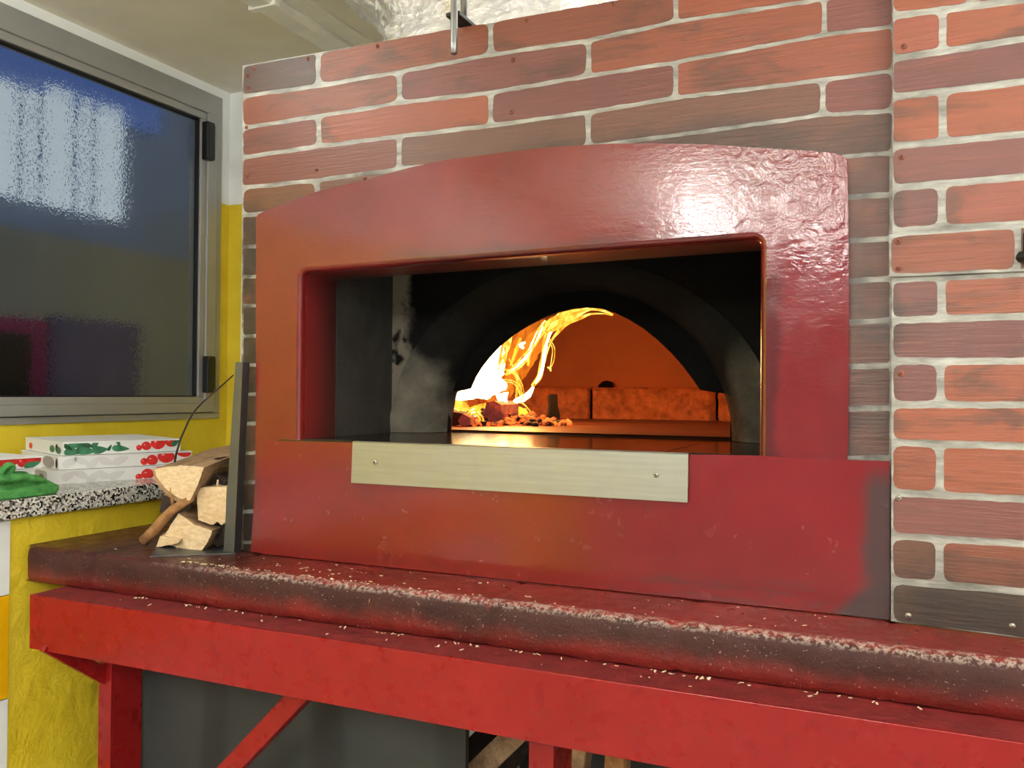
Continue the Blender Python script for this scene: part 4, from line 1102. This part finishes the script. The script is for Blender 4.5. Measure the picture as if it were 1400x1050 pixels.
# yellow tongues, each a bundle of thin strands
def strands(pts, k, mat, y, spread=1.15, thin=.22):
    for i in range(k):
        o = random.uniform(-1, 1)*spread; ph = random.random()*9; Q = []
        for j, (u, v, w) in enumerate(pts):
            (ua, va, _), (ub, vb, _) = pts[max(j-1, 0)], pts[min(j+1, len(pts)-1)]
            L = math.hypot(ub-ua, vb-va) or 1; nx, ny = -(vb-va)/L, (ub-ua)/L
            t = o*w*.8+math.sin(j*1.7+ph)*w*.25
            tp = .25 if j in (0, len(pts)-1) else 1
            Q.append((u+nx*t, v+ny*t, max(.7, w*thin*tp*random.uniform(.7, 1.3))))
        tongue(Q, mat if not isinstance(mat, tuple) else random.choice(mat), y=y+random.uniform(-.03, .03))
YW = 'flame_yellow'
strands([(676, 504, 10), (682, 488, 11), (688, 472, 10), (694, 458, 7), (700, 446, 2)], 5, YW, .84)
strands([(690, 512, 3), (704, 502, 5), (716, 490, 6.5), (726, 476, 7), (732, 462, 7), (740, 450, 6), (746, 438, 2)], 4, YW, .86)
tongue([(697, 508, 1), (710, 497, 2.4), (722, 484, 2.6), (729, 470, 3.2), (736, 456, 3.4), (742, 446, 1)], 'flame_white', y=.86)
tongue([(716, 476, 1.5), (712, 472, 3.2), (718, 468, 1.5)], 'flame_white', y=.86)
tongue([(698, 556, 1.5), (706, 548, 3.8), (714, 545, 4.5), (722, 540, 4.6), (729, 529, 1.5)], 'flame_white', y=.86)
strands([(728, 528, 2), (737, 516, 4), (742, 500, 4.5), (746, 482, 5), (750, 464, 6), (760, 448, 10), (775, 438, 12), (792, 430, 10), (806, 425, 6), (824, 427, 4), (838, 431, 1)], 7, YW, .86)
strands([(742, 454, 3), (756, 444, 9), (772, 436, 9), (790, 428, 6), (806, 423, 2)], 6, YW, .80, thin=.32)
tongue([(732, 524, 1), (738, 514, 2.2), (742, 500, 2.4), (745, 480, 2.6), (749, 462, 2.4), (756, 450, 1)], 'flame_white', y=.84)
strands([(688, 520, 2), (702, 522, 3), (710, 532, 4), (714, 546, 4)], 2, YW, .85)
strands([(686, 504, 2), (700, 508, 3.5), (708, 518, 4), (714, 534, 3.5), (712, 550, 2)], 3, YW, .87)
strands([(706, 544, 2), (709, 522, 4), (704, 505, 4), (696, 490, 2)], 3, YW, .88)
strands([(750, 462, 2.5), (757, 476, 3), (756, 492, 2), (753, 502, .8)], 2, 'flame_yellow', .9)
tongue([(748, 502, .8), (752, 504, 1.8), (753, 508, .8)], 'flame_yellow', y=.9)
strands([(612, 560, 3), (620, 552, 6), (632, 556, 7), (644, 566, 3)], 4, 'flame_yellow', .74)
strands([(632, 572, 3), (648, 562, 5), (658, 574, 5), (650, 580, 2)], 4, 'flame_yellow', .66)
strands([(690, 572, 2), (700, 558, 6), (712, 556, 6), (726, 566, 3)], 4, ('flame_gold', 'flame_yellow'), .9)
tongue([(610, 556, 4), (616, 549, 6), (630, 556, 6), (640, 562, 3)], 'flame_gold', y=.78)
tongue([(672, 560, 3), (690, 540, 9), (704, 512, 14), (720, 486, 16), (736, 464, 14), (752, 448, 8)], 'flame_orange', y=.93)
tongue([(640, 566, 8), (668, 560, 10), (700, 566, 8), (720, 562, 4)], 'flame_gold', y=.86)
tongue([(668, 548, 12), (690, 510, 20), (706, 478, 20), (724, 456, 14), (744, 440, 5)], 'flame_orange', y=.90)
tongue([(698, 500, 1.5), (706, 478, 3), (712, 462, 2)], 'flame_gold', y=.88)
tongue([(722, 500, 1.5), (724, 480, 2), (727, 468, 1)], 'flame_gold', y=.88)
# embers
m = MB()
for i in range(260):
    a = random.random()*2*PI; r = math.sqrt(random.random())
    x = -1.06+r*.22*math.cos(a); y = .82+r*.20*math.sin(a)
    if (x-CX)**2+(y-CY)**2 > (CR-.05)**2 or y < .50: continue
    h = .045*(1-r)+.002
    b = bmesh.new(); bmesh.ops.create_icosphere(b, subdivisions=1, radius=random.uniform(.007, .016))
    for v in b.verts: v.co = v.co*(1+.35*noise.noise(v.co*80+Vector((i, 0, 0)))); v.co.z *= .7
    m.bm(b, 'ember' if random.random() < .8 else 'char', mtx=Matrix.Translation((x, y, ZF+h*random.random()+.004))@Matrix.Rotation(random.random()*6, 4, 'Z'))
tag(m.build('ember_bed', base=(-1.06, .82, ZF)), 'bed of glowing embers and ash under the flames', 'embers', kind='stuff')
def fire_log(label, px, y, ext, mat):
    P = [hy(u, v, y) for u, v in px]; lo = min(p.z for p in P)
    for p in P: p.z += ZF+.001-lo
    m = MB(); m.prism(P, ext, mat); b = sum(P, Vector())/len(P); b.z = ZF+.001
    tag(m.build('burning_log', base=tuple(b)), label, 'firewood', 'burning logs in the oven')
fire_log('burning log with a glowing purplish end face in the middle of the flames', [(663, 572), (662, 556), (665, 544), (676, 542), (685, 547), (686, 560), (684, 573), (674, 575)], .70, (-.02, .16, .0), 'ember_log')
fire_log('low charred log glowing at the left foot of the flames', [(612, 584), (611, 570), (620, 566), (634, 568), (642, 576), (641, 584)], .62, (-.05, .14, 0), 'char')
fire_log('red glowing piece of charcoal in front of the left charred log', [(626, 576), (632, 567), (642, 572), (644, 582), (630, 584)], .585, (0, .03, 0), 'ember_log')
fire_log('upright dark charred log standing right of the flames', [(751, 572), (750, 562), (752, 548), (751, 534), (753, 531), (762, 531), (763, 548), (766, 560), (765, 572)], .86, (-.012, .016, 0), 'soot_black')
# fire light
def plight(p, e, col, r=.05):
    l = bpy.data.lights.new('fire_light', 'POINT'); l.energy = e; l.color = col; l.shadow_soft_size = r
    o = bpy.data.objects.new('fire_light', l); COL.objects.link(o); o.location = p
plight((-.99, .80, ZF+.19), 19, (1, .34, .07))

# ------------------------------------------------------------------ room lamps and an added fill lamp
def lamp(x0, x1, y0, y1, label, strength_mat='tube_light', drop=.20):
    r = thing('ceiling_lamp', label, 'lamp', ((x0+x1)/2, (y0+y1)/2, CEIL), 'fluorescent ceiling lamps')
    long_y = (x1-x0) < (y1-y0); xc, yc = (x0+x1)/2, (y0+y1)/2; z = CEIL-drop
    a, b = ((xc, y0, z), (xc, y1, z)) if long_y else ((x0, yc, z), (x1, yc, z))
    va, vb = Vector(a), Vector(b); d = (vb-va).normalized()
    m = MB(); m.tube([va, vb], .024, strength_mat, n=12, ref=(1, 0, 0) if long_y else (0, 0, 1)); m.build('tube', r)
    for e, sgn in ((va, -1), (vb, 1)):
        m = MB(); c = e+d*sgn*.012
        m.box((c.x-.02, c.y-.02, z-.03), (c.x+.02, c.y+.02, z+.035), 'white_paint', bevel=.004); m.build('lamp_holder', r)
        m = MB(); m.tube([c+Vector((0, 0, .034)), Vector((c.x, c.y, CEIL))], .006, 'white_paint', n=8, ref=(1, 0, 0)); m.build('stem', r)
lamp(-.98, -.92, -3.9, -2.5, 'left fluorescent lamp on the ceiling behind the camera')
lamp(-.41, -.35, -3.9, -2.5, 'right fluorescent lamp on the ceiling behind the camera')
lamp(.32, 1.55, -.62, -.56, 'fluorescent lamp on the ceiling just in front of the oven', 'tube_near', .20)
lamp(-1.45, -1.39, -1.0, -.32, 'added fluorescent fill lamp, out of view, on the ceiling nearest the window wall', 'tube_fill_left', .24)  # unseen lamp added to brighten the window wall, sill and soffit
lamp(-.28, -.22, .35, .95, 'fluorescent lamp on the ceiling above the oven beside the foil flue', 'tube_rear', .2)
lamp(.9, .96, -3.9, -2.5, 'far right fluorescent lamp on the ceiling behind the camera')
w = bpy.data.worlds.new('world'); SC.world = w; w.use_nodes = True
w.node_tree.nodes['Background'].inputs[0].default_value = (.92, .95, 1.0, 1); w.node_tree.nodes['Background'].inputs[1].default_value = .45
